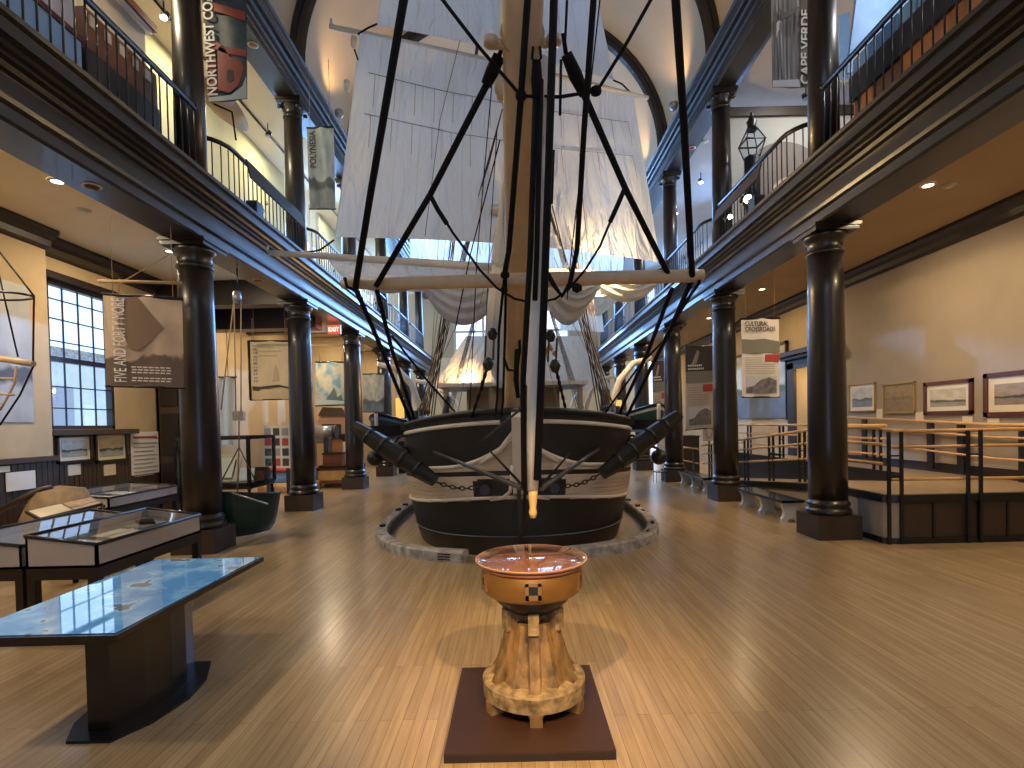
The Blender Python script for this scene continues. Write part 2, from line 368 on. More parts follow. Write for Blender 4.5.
for sx, nm in ((-1, 'left'), (1, 'right')):
    struct('trim_%d' % (1 if sx < 0 else 2), MB().ext(LOW, (0, -1.5, 0), (sx, 0, 0), (0, 0, 1), (0, YE+1.5, 0)), M['beam'])
    struct('trim_%d' % (3 if sx < 0 else 4), MB().ext(UPP, (0, -1.5, 0), (sx, 0, 0), (0, 0, 1), (0, YE+1.5, 0)), M['beam'])
def sb(name, lo, hi, m): return struct(name, MB().box(lo, hi), m)
sb('ceiling_left_aisle', (-XW, YR, 4.48), (-4.45, YE, 4.6), M['cream'])
sb('ceiling_right_aisle', (4.45, YR, 4.48), (XW, YE, 4.6), M['orange_ceil'])
sb('ceiling_left_gallery', (-XW, YR, 8.0), (-4.5, YE, 8.1), M['cream'])
sb('ceiling_right_gallery', (4.5, YR, 8.0), (XW+.3, YE, 8.1), M['lilac'])
sb('wall_left_gallery', (-5.8, YR, 4.6), (-5.7, 13.6, 8.0), M['galwall'])
sb('wall_left_gallery_far', (-5.8, 16.0, 4.6), (-5.7, 20.0, 8.0), M['galwall'])
sb('wall_right_gallery', (XW, YR, 4.6), (XW+.15, YE, 8.0), M['lilac'])
sb('wall_right', (XW, YR, 0), (XW+.3, 11.75, 4.48), M['taupe'])
sb('wall_right_far', (XW, 13.1, 0), (XW+.3, YE, 4.48), M['tan'])
sb('wall_right_over_door', (XW, 11.75, 2.75), (XW+.3, 13.1, 4.48), M['tan'])
# left wall with the tall window
WY0, WY1, WZ0, WZ1 = 7.95, 9.25, 1.62, 3.90
sb('wall_left_near', (-XW, YR, 0), (-6.72, 7.72, 4.48), M['tan'])
sb('wall_left_below_window', (-XW-.1, 7.72, 0), (-XW+.06, 10.45, WZ0), M['tan'])
sb('wall_left_over_window', (-XW-.1, 7.72, WZ1), (-XW+.06, 10.45, 4.48), M['tan'])
sb('wall_left_beside_window', (-XW-.1, WY1, WZ0), (-XW+.06, 10.45, WZ1), M['tan'])
sb('wall_left_sliver', (-XW-.1, 7.72, WZ0), (-XW+.06, WY0, WZ1), M['tan'])
sb('wall_left_far', (-XW-.1, 11.6, 0), (-XW+.06, YE, 4.48), M['tan'])
sb('wall_left_over_opening', (-XW-.1, 10.45, 3.3), (-XW+.06, 11.6, 4.48), M['wains'])
sb('wall_left_aisle_end', (-XW, 20.5, 0), (-4.5, 20.7, 4.48), M['tan'])
sb('wall_end_lower', (-7, YF, 0), (7, YF+.2, 5.0), M['cream'])
# wall ends beside the great far window
sb('wall_end_left', (-7, YF, 5.0), (-2.9, YF+.2, 12.5), M['vault'])
sb('wall_end_right', (2.9, YF, 5.0), (7, YF+.2, 12.5), M['vault'])
sb('wall_end_top', (-2.9, YF, 10.2), (2.9, YF+.2, 12.5), M['vault'])
w = MB()
for x in (-2.9, -1.45, 0, 1.45, 2.9): w.box((x-.06, YF-.06, 5.0), (x+.06, YF+.06, 10.2))
for z in (5.0, 6.3, 7.6, 8.9, 10.2): w.box((-2.9, YF-.05, z-.05), (2.9, YF+.05, z+.05))
struct('window_3', w, M['white'])
# left aisle dark beams and right aisle cornice, wall trims
for k, (y0, y1, z0, z1) in enumerate(((10.4, 10.75, 4.0, 4.48), (11.6, 12.0, 3.75, 4.48), (13.9, 14.15, 4.05, 4.48))):
    sb('trim_%d' % (5+k), (-XW, y0, z0), (-4.27, y1, z1), M['beamlo'])
sb('trim_8', (-XW, 10.75, 4.3), (-4.5, 11.6, 4.479), M['beamlo'])
corn = [(0, 0), (-.22, 0), (-.22, -.05), (-.17, -.10), (-.10, -.14), (-.08, -.22), (-.02, -.24), (0, -.26)]
struct('trim_9', MB().ext([(x, y) for x, y in corn], (XW, YR, 4.479), (1, 0, 0), (0, 0, 1), (0, YE-YR, 0)), M['beamlo'])
struct('trim_10', MB().ext([(x, y) for x, y in corn], (-6.72, YR, 4.479), (-1, 0, 0), (0, 0, 1), (0, 7.72-YR, 0)), M['beamlo'])
struct('trim_11', MB().ext([(x, y) for x, y in corn], (-XW+.06, 7.72, 4.479), (-1, 0, 0), (0, 0, 1), (0, 2.6, 0)), M['beamlo'])
# wainscot left
wz = MB().box((-6.72, YR, 0), (-6.69, 7.72, 1.17)).box((-6.72, YR, 1.17), (-6.64, 7.74, 1.24))
wz.box((-XW+.06, 7.72, 0), (-XW+.09, 10.25, 1.17))
y = YR
while y < 7.7: wz.box((-6.69, y, .15), (-6.683, y+.015, 1.17)); y += .09
while y < 10.2: wz.box((-XW+.09, y, .15), (-XW+.097, y+.015, 1.17)); y += .09
struct('baseboard_left', wz, M['wains'])
struct('baseboard_right', MB().box((XW-.03, YR, .6), (XW, 11.7, .75)), M['beamlo'])
# window 1: sashes
w = MB()
def bar(y0, y1, z0, z1, d=.03, x=-XW): w.box((x-d, y0, z0), (x+d, y1, z1))
bar(WY0, WY0+.06, WZ0, WZ1, .05); bar(WY1-.06, WY1, WZ0, WZ1, .05); bar(WY0, WY1, WZ1-.08, WZ1, .05); bar(WY0, WY1, WZ0, WZ0+.06, .05)
bar(WY0, WY1, 2.66, 2.74, .045)
for k in range(1, 4): yy = WY0+.06+(WY1-WY0-.12)*k/4; bar(yy-.009, yy+.009, WZ0, WZ1, .01)
for z in (1.95, 2.28, 2.98, 3.32, 3.62): bar(WY0, WY1, z-.009, z+.009, .01)
wf = struct('window_1', w, M['black'])
MB().panel((-XW-.01, WY1-.02, WZ0+.02), (-XW-.01, WY0+.02, WZ0+.02), (0, 0, WZ1-WZ0-.04), .004).build('pane', M['glass'], wf)
MB().box((-XW-.0, WY0-.15, WZ0-.09), (-6.78, 9.6, WZ0-.005)).build('sill', M['beamlo'], wf)
MB().box((-XW+.0, WY0-.05, WZ1), (-6.86, WY1+.1, WZ1+.10)).build('lintel', M['beamlo'], wf)
# house across the street
ho = thing('town_building', 'pale stone building across the street, seen through the tall left window', 'building', (-17, 13, -3))
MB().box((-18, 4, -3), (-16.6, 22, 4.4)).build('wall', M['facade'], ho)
MB().box((-18.2, 3.8, 4.4), (-16.4, 22.2, 4.7)).build('cornice', M['grey'], ho)
for yy in (9, 11.5, 14, 16.5, 19):
    for z in (-1, 1.6): MB().box((-16.62, yy, z), (-16.55, yy+1, z+1.7)).build('window', M['metalgrey'], ho)
# right door at the raised level
dr = MB().box((XW-.08, 11.45, .6), (XW, 11.75, 2.9)).box((XW-.08, 13.1, .6), (XW, 13.4, 2.9)).box((XW-.08, 11.45, 2.75), (XW, 13.4, 3.05)).box((XW-.3, 11.25, 3.05), (XW, 13.6, 3.16)).box((XW-.2, 11.35, 2.97), (XW, 13.5, 3.05))
struct('door_1', dr, M['beamlo'])
sb('wall_right_lobby', (8.2, 10.5, 0), (8.35, 14.5, 4), mat('yellow lobby plaster', (.62, .46, .12), .85))
sb('floor_lobby', (7.0, 10.5, .5), (8.2, 14.5, .6), M['floor'])
light('lobby_lamp', 'POINT', (7.7, 12.4, 2.6), 22, (1, .72, .3), soft=.1)
# left opening with tall dark shutter doors
dl = MB().box((-XW+.02, 10.3, 0), (-XW+.12, 10.47, 3.3)).box((-XW+.02, 11.6, 0), (-XW+.12, 11.75, 3.3)).box((-XW, 10.28, 3.3), (-XW+.12, 11.75, 3.42))
door = struct('door_2', dl, M['beamlo'])
lf = MB().box((-XW+.08, 10.30, .02), (-6.42, 10.36, 3.28)); lf.build('door_leaf', M['wains'], door)
pn = MB()
for z0, z1 in ((.2, .95), (1.1, 1.9), (2.05, 3.1)): pn.box((-6.84, 10.27, z0), (-6.50, 10.305, z1))
pn.build('door_panel', M['column'], door)
# vault and ribs
def vault(u, v):
    a = PI*u; return (-3.95*math.cos(a), -1.5+(YF+1.5)*v, 8.26+3.62*math.sin(a))
vm = MB().grid(vault, 40, 2); struct('ceiling_vault', vm, M['vault'])
def rib(yc):
    r = MB(); n = 44; b = len(r.v)
    prof = [(0, -.16), (-.10, -.16), (-.10, -.10), (-.20, -.08), (-.24, 0), (-.20, .08), (-.10, .10), (-.10, .16), (0, .16)]
    for i in range(n+1):
        a = PI*i/n
        for dr_, dy in prof: r.v.append(Vector((-(3.95+dr_)*math.cos(a), yc+dy, 8.26+(3.62+dr_)*math.sin(a))))
    k = len(prof)
    for i in range(n):
        for j in range(k-1): r.face([b+i*k+j, b+i*k+j+1, b+(i+1)*k+j+1, b+(i+1)*k+j])
    return r
for i, yc in enumerate((6.6, 9.95, 13.25, 16.55, 19.85, 23.15)):
    struct('trim_%d' % (20+i), rib(yc), M['beam'])
# near end wall of the hall behind the visitor, with a tall upper window and a doorway
for k, (lo, hi) in enumerate((((-7, YR-.2, 0), (-2.4, YR, 12.4)), ((2.4, YR-.2, 0), (7, YR, 12.4)), ((-2.4, YR-.2, 3.0), (2.4, YR, 5.4)), ((-2.4, YR-.2, 9.6), (2.4, YR, 12.4)), ((-2.4, YR-.2, 0), (-1.2, YR, 3.0)), ((1.2, YR-.2, 0), (2.4, YR, 3.0)))):
    sb('wall_near_%d' % (k+1), lo, hi, M['tan'])
# roof so no sky falls in
sb('ceiling_roof', (-8, YR, 12.4), (8, YF+.2, 12.5), M['vault'])
sb('wall_left_attic', (-5.0, YR, 8.27), (-4.9, YF, 12.4), M['vault']); sb('wall_right_attic', (4.9, YR, 8.27), (5.0, YF, 12.4), M['vault'])

# ------------------------------------------------------------------ columns
LSIDE = {-1: 'left', 1: 'right'}
def lower_column(sx, i, y):
    nxt = {(-1, 0): 'standing behind the slanted display cases', (-1, 1): 'beyond the glass case and green boat', (-1, 2): 'behind the outer end of the left anchor stock',
           (1, 0): 'at the corner of the ramp platform', (1, 1): 'between the two white-legged benches', (1, 2): 'behind the right anchor stock'}.get((sx, i), 'number %d from the camera, partly hidden by the ship' % (i+1))
    x = sx*COLX
    t = thing('column', 'dark glossy round column of the lower %s row, %s' % (LSIDE[sx], nxt), 'column', (x, y, 0), 'lower columns')
    MB().box((x-.27, y-.27, 0), (x+.27, y+.27, .30)).build('plinth', M['plinth'], t)
    MB().lathe([(.265, .30), (.275, .33), (.265, .365), (.245, .375), (.24, .395), (.25, .41), (.255, .43), (.245, .455), (.232, .46), (.228, .485)], (x, y, 0), 28).build('base_moulding', M['column'], t)
    MB().lathe([(.228, .485), (.226, 1.2), (.220, 2.2), (.208, 3.1), (.200, 3.62)], (x, y, 0), 28).build('shaft', M['column'], t)
    MB().lathe([(.200, 3.62), (.218, 3.63), (.218, 3.655), (.202, 3.665), (.202, 3.77), (.225, 3.79), (.25, 3.83), (.262, 3.87)], (x, y, 0), 28).box((x-.27, y-.27, 3.87), (x+.27, y+.27, 3.92)).box((x-.29, y-.29, 3.92), (x+.29, y+.29, 3.96)).build('capital', M['column'], t)
def upper_column(sx, i, y):
    x = sx*COLX
    nxt = {(-1, 0): 'beside the dark red and blue whale-coast banner', (-1, 1): 'beside the pale blue-grey landscape banner', (1, 0): 'beside the draped figure banner', (1, 1): 'to the left of the street lantern'}.get((sx, i), 'number %d from the camera' % (i+1))
    t = thing('column', 'slimmer dark column of the upper %s gallery, %s' % (LSIDE[sx], nxt), 'column', (x, y, 4.62), 'upper columns')
    MB().box((x-.22, y-.22, 4.62), (x+.22, y+.22, 4.78)).lathe([(.21, 4.78), (.215, 4.82), (.19, 4.84)], (x, y, 0), 24).build('base_moulding', M['column'], t)
    MB().lathe([(.182, 4.84), (.178, 6), (.160, 7.40)], (x, y, 0), 24).build('shaft', M['column'], t)
    cp = MB().lathe([(.160, 7.40), (.175, 7.41), (.175, 7.43), (.162, 7.44), (.165, 7.52), (.20, 7.60), (.21, 7.62)], (x, y, 0), 24).box((x-.22, y-.22, 7.62), (x+.22, y+.22, 7.67)).box((x-.235, y-.235, 7.67), (x+.235, y+.235, 7.73))
    cp.build('capital', M['column'], t)
    vo = MB()
    for ax in (-1, 1):
        for ay in (-1, 1): vo.lathe([(0, -.03), (.04, -.025), (.045, .0), (.04, .025), (0, .03)], (x+ax*.17, y+ay*.17, 7.56), 10)
    vo.build('volute', M['metalgrey'] if False else M['column'], t)
for sx in (-1, 1):
    for i, y in enumerate(cols_y[:6]):
        lower_column(sx, i, y); upper_column(sx, i, y)

# ------------------------------------------------------------------ gallery railings
BAL = None
def railing(sx, y0, y1, label, bend0=False, scroll=False, x=3.82, z=5.52, blue=False, step=.125):
    t = thing('gallery_railing', label, 'railing', (sx*x, y0, 4.62), 'gallery railings')
    pts = []
    if bend0:
        for k in range(7):
            a = k/6*PI/2; pts.append((sx*(x+.45-.45*math.sin(a)), y0+.45-.45*math.cos(a)+.0, z))
    else: pts.append((sx*x, y0, z))
    pts.append((sx*x, y1, z))
    MB().tube([(p[0], p[1], p[2]) for p in pts], .032, 8).build('handrail', M['iron'], t)
    MB().tube([(p[0], p[1], 4.70) for p in pts], .014, 6).build('bottom_rail', M['iron'], t)
    L = []; 
    for a, b in zip(pts[:-1], pts[1:]):
        d = math.dist(a, b); n = max(1, int(d/step))
        for k in range(n): L.append([a[i]+(b[i]-a[i])*k/n for i in range(3)])
    L.append(pts[-1])
    first = None
    for p in L:
        if first is None:
            first = MB().tube([(p[0], p[1], 4.62), (p[0], p[1], z)], .0095, 6).build('baluster', M['iron'], t); f0 = Vector(p)
        else:
            c = first.copy(); COL.objects.link(c); c.parent = t; c.location = (p[0]-f0.x, p[1]-f0.y, 0)
    MB().lathe([(0, -.03), (.03, -.02), (.04, 0), (.03, .02), (0, .03)], (sx*x, y1, z), 10).build('end_knob', M['iron'], t)
    # small scroll ornament
    sc = MB()
    for yy in ((y0+y1)/2, ):
        for s_ in (-1, 1):
            sc.tube([(sx*x, yy+s_*(.06+.05*math.cos(a*.7)*(1-a/12)), 5.1+.05*math.sin(a*.7)*(1-a/12)+s_*.08) for a in range(0, 12)], .006, 5)
    sc.build('scroll', M['iron'], t)
    return t
railing(-1, .6, 6.55, 'black iron gallery railing nearest the camera at upper left')
railing(1, .6, 6.45, 'black iron gallery railing nearest the camera at upper right')
names = ['from the first to the second upper column', 'from the second to the third upper column', 'from the third to the fourth upper column', 'from the fourth to the fifth upper column', 'beyond the fifth upper column']
for i in range(5):
    for sx in (-1, 1):
        railing(sx, cols_y[i]+.30, cols_y[i+1]-.25, 'black iron railing of the %s gallery, running %s' % (LSIDE[sx], names[i]), bend0=True, x=3.9, step=.13 if i < 2 else .2)
# label boards hung on the second left bay
lb = thing('label_board', 'long dark slanting board fixed under the left gallery handrail before the second column', 'board', (-3.82, 8.9, 5.2))
MB().panel((-3.72, 7.75, 5.20), (-3.72, 9.75, 5.20), (-.06, 0, .27), .02).build('board_face', M['beam'], lb)
rb = thing('label_board', 'long brown slanting board fixed under the right gallery handrail below the street lantern', 'board', (3.82, 8.9, 5.2))
MB().panel((3.72, 9.75, 5.14), (3.72, 8.0, 5.14), (.06, 0, .22), .02).build('board_face', M['plinth'], rb)
for sx, y in ((-1, 7.95), (1, 8.15)):
    b_ = thing('speaker_box', 'small dark blue box on the cornice of the %s gallery just past the first column' % LSIDE[sx], 'box', (sx*3.78, y, 4.62))
    MB().box((sx*3.78-.08, y-.1, 4.62), (sx*3.78+.08, y+.1, 4.92)).build('housing', mat('dark blue metal', (.02, .035, .07), .4), b_)
    MB().box((sx*3.78-.07, y-.11, 4.65), (sx*3.78+.07, y-.10, 4.89)).build('grille', M['black'], b_)

# ------------------------------------------------------------------ the half-scale whaling ship
SC = .05
ship = thing('model_ship', 'large half-scale wooden whaling bark with black and white hull, sails set, bow to the camera', 'ship', (SC, 12, 0))
HB_L = 1.9
def zt(Y): return 1.50+.20*math.exp(-(max(0, Y-6.05))/.9)+.004*max(0, Y-9)**2*.5
def hull_pt(side, a, v):
    """a: 0..1 bow part, 1..2 run aft"""
    Y0 = 6.17-.13*v
    B = 1.44+.19*min(1, v/.55)**.8
    if a <= 1:
        s = HB_L*a**1.8; q = max(0, 1-s/HB_L)
        x = B*(1-q**2.2)**(1/2.2); Y = Y0+s
    else:
        s = (a-1); Y = Y0+HB_L+s*15
        x = B*(1+.10*min(1, s*5)) if s < .55 else B*1.10*(1-((s-.55)/.45)**2*.6)
    return Vector((SC+side*x, Y, v*zt(Y)))
def v_white(Y): return .345+.06*math.exp(-(Y-6.1)/.6)
def v_mould(x): return .635+.20*max(0, 1-abs(x-SC)/.85)**2
for nm_ in (0,):
    hb = MB()
    NU, NV = 66, 90
    def amap(u): return u/.7 if u < .7 else 1+(u-.7)/.3
    for side in (-1, 1):
        def fn(u, v): return hull_pt(side, amap(u if side > 0 else u), v)
        def mf(u, v):
            p = hull_pt(side, amap(u), v); dx = abs(p.x-SC)
            if v < .14: return 2
            if v < v_white(p.y): return 1
            if .425 < v < .545 and dx < .52: return 1
            if v < .565: return 0
            if v < .605 : return 1
            if v < v_mould(p.x): return 0
            if dx < .5 and .60 < v < .63: return 1
            return 1
        hb.grid(fn, NU, NV, mf=mf)
    hull = hb.build('hull', [M['hullwhite'], M['hullblack'], M['hulllow']], ship)
    # plank seams and mouldings as slim strips following the hull
    def strip(vf, r, m, name, a0=0.02, a1=1.6, n=60, sq=1):
        s_ = MB()
        for side in (-1, 1):
            pts = []
            for k in range(n+1):
                a = a0+(a1-a0)*(k/n); p = hull_pt(side, a, .5); v = vf(p)
                q = hull_pt(side, a, v); pts.append(q+Vector((side*.006, -.006, 0)))
            s_.tube(pts, r, 8)
        return s_.build(name, m, hull if name != 'rail_cap' else ship)
    strip(lambda p: v_mould(p.x), .022, M['white'], 'wale_moulding', .0)
    strip(lambda p: v_white(p.y)+.012, .020, M['white'], 'waterline_moulding', .0)
    strip(lambda p: .925+.012*min(1, (p.y-6)/2), .026, M['white'], 'rail_strake', .05)
    strip(lambda p: .14, .007, mat('blue grey seam', (.10, .12, .16), .4), 'copper_edge', .0)
    strip(lambda p: 1.0, .035, M['black'], 'rail_cap', .0)
    for q in (.43, .46, .49, .52): strip(lambda p, q=q: q, .0028, M['inkgrey'], 'plank_seam', .33, 1.3)
# deck
dk = MB(); b0 = 0
dn = 30
for k in range(dn+1):
    a = 2*k/dn
    for side in (-1, 1): p = hull_pt(side, max(.01, a), .78); dk.v.append(Vector((SC+(p.x-SC)*.98, p.y, p.z)))
for k in range(dn): dk.face([2*k, 2*k+1, 2*k+3, 2*k+2])
dk.build('deck', M['hulllow'], ship)
# stem and head
st = MB().ext([(6.20, .7), (6.04, .75), (5.94, 1.2), (5.82, 1.62), (6.05, 1.70), (6.25, 1.6)], (SC-.075, 0, 0), (0, 1, 0), (0, 0, 1), (.13, 0, 0))
st.build('stem', M['white'], ship)
MB().ext([(6.22, 0), (6.07, 0), (6.02, .8), (5.98, 1.35), (6.2, 1.4)], (SC-.03, 0, 0), (0, 1, 0), (0, 0, 1), (.045, 0, 0)).build('cutwater', M['black'], ship)
for side in (-1, 1):
    hr = MB().tube([(SC+side*.06, 5.9, 1.46), (SC+side*.22, 6.0, 1.25), (SC+side*.45, 6.12, 1.10)], [.022, .028, .02], 8)
    hr.build('head_rail', M['white'], ship)
    MB().tube([(SC+side*.34, 6.13, .675), (SC+side*.20, 6.07, .70), (SC+side*.11, 6.0, .78), (SC+side*.09, 5.97, .92), (SC+side*.08, 5.95, 1.08)], .02, 8).build('head_rail', M['white'], ship)
    # hawse hole
    MB().lathe([(.075, -.03), (.09, 0), (.075, .03)], (0, 0, 0), 14)
    hp = MB(); c = Vector((SC+side*.40, 6.12, .80)); hp.tube([c+Vector((0, -.07, 0)), c], [.06, .06], 14); hp.build('hawse_hole', M['black'], hull)
# bowsprit and jibboom
def bs(Y): return Vector((SC+.06-.032*(Y-3.1) - (.0 if Y < 5 else .02*(Y-5)), Y, 1.60+.70*(6.55-Y)))
MB().tube([bs(7.4), bs(6.0), bs(4.6), bs(3.2), bs(2.3)], [.085, .088, .105, .120, .128], 20).build('bowsprit', M['spar'], ship)
jb = MB().tube([bs(4.4)+Vector((0, .05, .19)), bs(3.2)+Vector((0, .05, .20)), bs(1.9)+Vector((0, .05, .2))], [.07, .075, .06], 16); jb.build('jibboom', M['white'], ship)
capc = bs(3.28)
MB().tube([capc+Vector((-.19, 0, -.02)), capc+Vector((.19, 0, -.02))], .03, 12).build('bowsprit_cap', M['spar'], ship)
for side in (-1, 1):
    MB().lathe([(.02, -.03), (.045, -.02), (.045, .02), (.02, .03)], capc+Vector((side*.19, -.02, -.02)), 14).build('bee', M['spar'], ship)
MB().tube([bs(3.25)+Vector((.125*math.cos(a*PI/8), 0, .125*math.sin(a*PI/8))) for a in range(17)], .012, 6).build('rope_grommet', M['hemp'], ship)
# dolphin striker
d0 = at(536, 250, 3.3); d1 = at(533, 505, 3.3)
MB().tube([at(541, 60, 3.34), at(538, 250, 3.32), at(534, 430, 3.3), at(532.5, 490, 3.3)], [.05, .05, .046, .036], 16).build('dolphin_striker', M['white'], ship)
MB().tube([at(533, 488, 3.3), at(533, 497, 3.3), at(533, 508, 3.3), at(533, 512, 3.3), at(533, 518, 3.3)], [.030, .028, .020, .026, .018], 14).build('striker_tip', mat('yellow spar end', (.62, .44, .16), .4), ship)
# whisker (spritsail) yard
MB().tube([at(342, 284, 4.46), at(400, 283.5, 4.44), at(540, 279.5, 4.4), at(690, 276, 4.4), at(703, 275.5, 4.4)], [.040, .052, .060, .054, .050], 16).build('spritsail_yard', M['spar'], ship)

ROPES = []
def rope(pts, r, m='rope', name='stay', sag=0):
    P = [at(*p) for p in pts]
    if len(P) == 2 and sag:
        P = [P[0].lerp(P[1], k/10)-Vector((0, 0, sag*math.sin(PI*k/10))) for k in range(11)]
    return MB().tube(P, r, 7).build(name, M[m], ship)
# heavy guys and stays at the bow
rope([(355.5, 287, 4.42), (369.5, 200, 3.95), (405, -8, 3.1)], .026, name='jib_guy')
rope([(675, -8, 3.1), (684, 128, 3.6), (692, 276, 4.36)], .026, name='jib_guy')
rope([(376, 286, 4.4), (430, 195, 3.95), (488, 82, 3.45)], .023, name='whisker_shroud'); rope([(486, 85, 3.46), (492, 72, 3.42), (499, 56, 3.36)], [.036, .044, .038], name='whisker_shroud')
rope([(671, 280, 4.4), (625, 188, 3.95), (582, 90, 3.5)], .023, name='whisker_shroud'); rope([(584, 94, 3.5), (575, 75, 3.42), (566, 54, 3.36)], [.034, .046, .036], name='whisker_shroud')
for (a, b) in (((499, 56), (507, 33)), ((566, 54), (563, 33))): rope([(a[0], a[1], 3.36), (b[0], b[1], 3.3)], .014, name='shackle')
rope([(430, 195, 3.95), (440, 212, 3.97), (453, 233, 4.0), (470, 256, 4.1), (480, 270, 4.15), (497, 288, 4.2), (515, 299, 4.25), (535, 303, 4.25), (555, 299, 4.25), (568, 290, 4.2), (585, 270, 4.15), (600, 246, 4.0), (613, 215, 3.97), (624, 190, 3.95)], .010, name='foot_rope')
rope([(430, 195, 3.95), (438, 210, 3.97), (447, 224, 3.99)], .018, name='lashing'); rope([(624, 190, 3.95), (619, 202, 3.97), (610, 222, 3.99)], .018, name='lashing')
rope([(438, -6, 3.1), (478, 46, 3.2), (521, 96, 3.3), (560, 97, 3.3), (597, 91, 3.3), (625, 46, 3.2), (654, -6, 3.1)], .011, name='foot_rope')
rope([(528, -8, 3.0), (521, 95, 3.3), (509, 250, 3.9), (505, 272, 4.0)], .021, name='martingale_stay')
rope([(594, -8, 3.0), (584, 130, 3.4), (577, 250, 3.9), (570, 283, 4.0), (562, 296, 4.0), (553, 284, 4.0), (548, 274, 4.0)], .019, name='martingale_stay')
rope([(554, -8, 3.0), (549, 150, 3.15), (545.5, 256, 3.2), (541, 380, 3.2), (537, 480, 3.24)], .024, name='martingale_stay')
rope([(536, 80, 3.24), (530, 256, 3.24), (523, 380, 3.24), (524, 488, 3.26)], .019, name='martingale_stay')
rope([(541, 80, 3.24), (536.5, 256, 3.22), (534.8, 300, 3.22)], .017, name='martingale_stay')
rope([(535, 300, 3.36), (535, 400, 3.36), (538, 488, 3.34)], .024, name='martingale_stay')
rope([(536.5, 62, 3.24), (536.5, 80, 3.24), (537, 100, 3.24)], [.028, .036, .03], name='thimble')
rope([(533, 47, 3.2), (532, 58, 3.2), (536.5, 64, 3.22), (541, 58, 3.2), (540, 47, 3.2)], .008, name='shackle')
for x0, x1 in ((505, 497), (506, 503)): rope([(x0, 272, 4.0), (x1+2, 330, 4.6), (x1, 400, 5.4), (x1-2, 418, 5.8)], .012, name='stay')
rope([(525, 488, 3.28), (524, 520, 4.4), (520, 545, 5.95)], .012, name='martingale_stay')
# knots
for px, py, Y, r in ((521, 96, 3.3, .035), (596, 91, 3.3, .035), (505, 275, 4.0, .035), (577, 288, 4.0, .04), (504, 290, 4.1, .03)):
    c = at(px, py, Y); MB().lathe([(0, -r), (r*.9, -r*.5), (r, 0), (r*.9, r*.5), (0, r)], c, 10).build('knot', M['rope'], ship)
# guys from the spritsail yard back to the bow
rope([(356, 289, 4.42), (378, 340, 5.1), (412, 424, 7.6)], .022, name='yard_guy'); rope([(377, 291, 4.4), (392, 350, 5.2), (415, 420, 7.5)], .020, name='yard_guy')
rope([(672, 289, 4.4), (648, 352, 5.2), (616, 420, 7.5)], .020, name='yard_guy'); rope([(692, 280, 4.4), (670, 330, 5.0), (624, 422, 7.6)], .022, name='yard_guy')
rope([(345, 278, 4.4), (347, 287, 4.38), (355, 290, 4.38)], .014, name='yard_guy'); rope([(701, 270, 4.38), (699, 283, 4.38), (690, 296, 4.5), (672, 325, 5.0)], .014, name='yard_guy')
rope([(392, 336, 5.6), (425, 378, 6.1), (462, 420, 6.7)], .013, name='stay'); rope([(668, 336, 5.6), (640, 365, 6.1), (585, 440, 6.6)], .012, name='stay')
for pts in ([(488, 365, 5.0), (480, 392, 5.6), (468, 428, 6.4), (457, 458, 6.3)], [(554, 362, 5.0), (560, 385, 5.6), (567, 415, 6.4), (572, 440, 6.2)]):
    P = [at(*p) for p in pts]; full = []
    for a, b in zip(P[:-1], P[1:]):
        for k in range(8): full.append(a.lerp(b, k/8))
    MB().tube(full+[P[-1]], [.012+.009*(k % 2) for k in range(len(full)+1)], 7).build('lanyard', M['rope'], ship)
for px, py, s_ in ((490, 350, 1), (553, 352, -1)):
    for dy, r in ((-16, .05), (14, .055)):
        c = at(px-s_*(dy*.15), py+dy, 5.0); MB().lathe([(0, -r*1.2), (r*.6, -r), (r, 0), (r*.6, r), (0, r*1.2)], c, 12).build('block', M['black'], ship)
    MB().tube([at(px-4, py-14, 5), at(px-5, py+10, 5)], .01, 6).tube([at(px+4, py-14, 5), at(px+3, py+10, 5)], .01, 6).build('tackle_fall', M['rope2'], ship)
rope([(504, 358, 5.4), (508, 370, 5.35), (517, 371, 5.3), (520, 350, 5.3), (519, 330, 5.3)], .015, name='chain_sling')
rope([(517, 335, 5.4), (516, 380, 5.4), (518, 398, 5.4)], [.02, .03, .02], name='block')
# martingale backstays: grey iron bars from striker to bow, and the thin ones
for a, b, r, m_ in (((522, 488, 3.3), (434, 452, 6.3), .018, 'metaldark'), ((542, 488, 3.3), (599, 449, 6.3), .018, 'metaldark'), ((523, 486, 3.3), (489, 450, 5.98), .010, 'rope'), ((541, 486, 3.3), (571, 452, 5.98), .010, 'rope'), ((522, 408, 4.5), (478, 444, 5.98), .012, 'metaldark')):
    M.setdefault('metaldark', mat('dark grey iron bar', (.045, .045, .05), .4, metal=.3))
    rope([a, b], r, m_, name='bobstay')

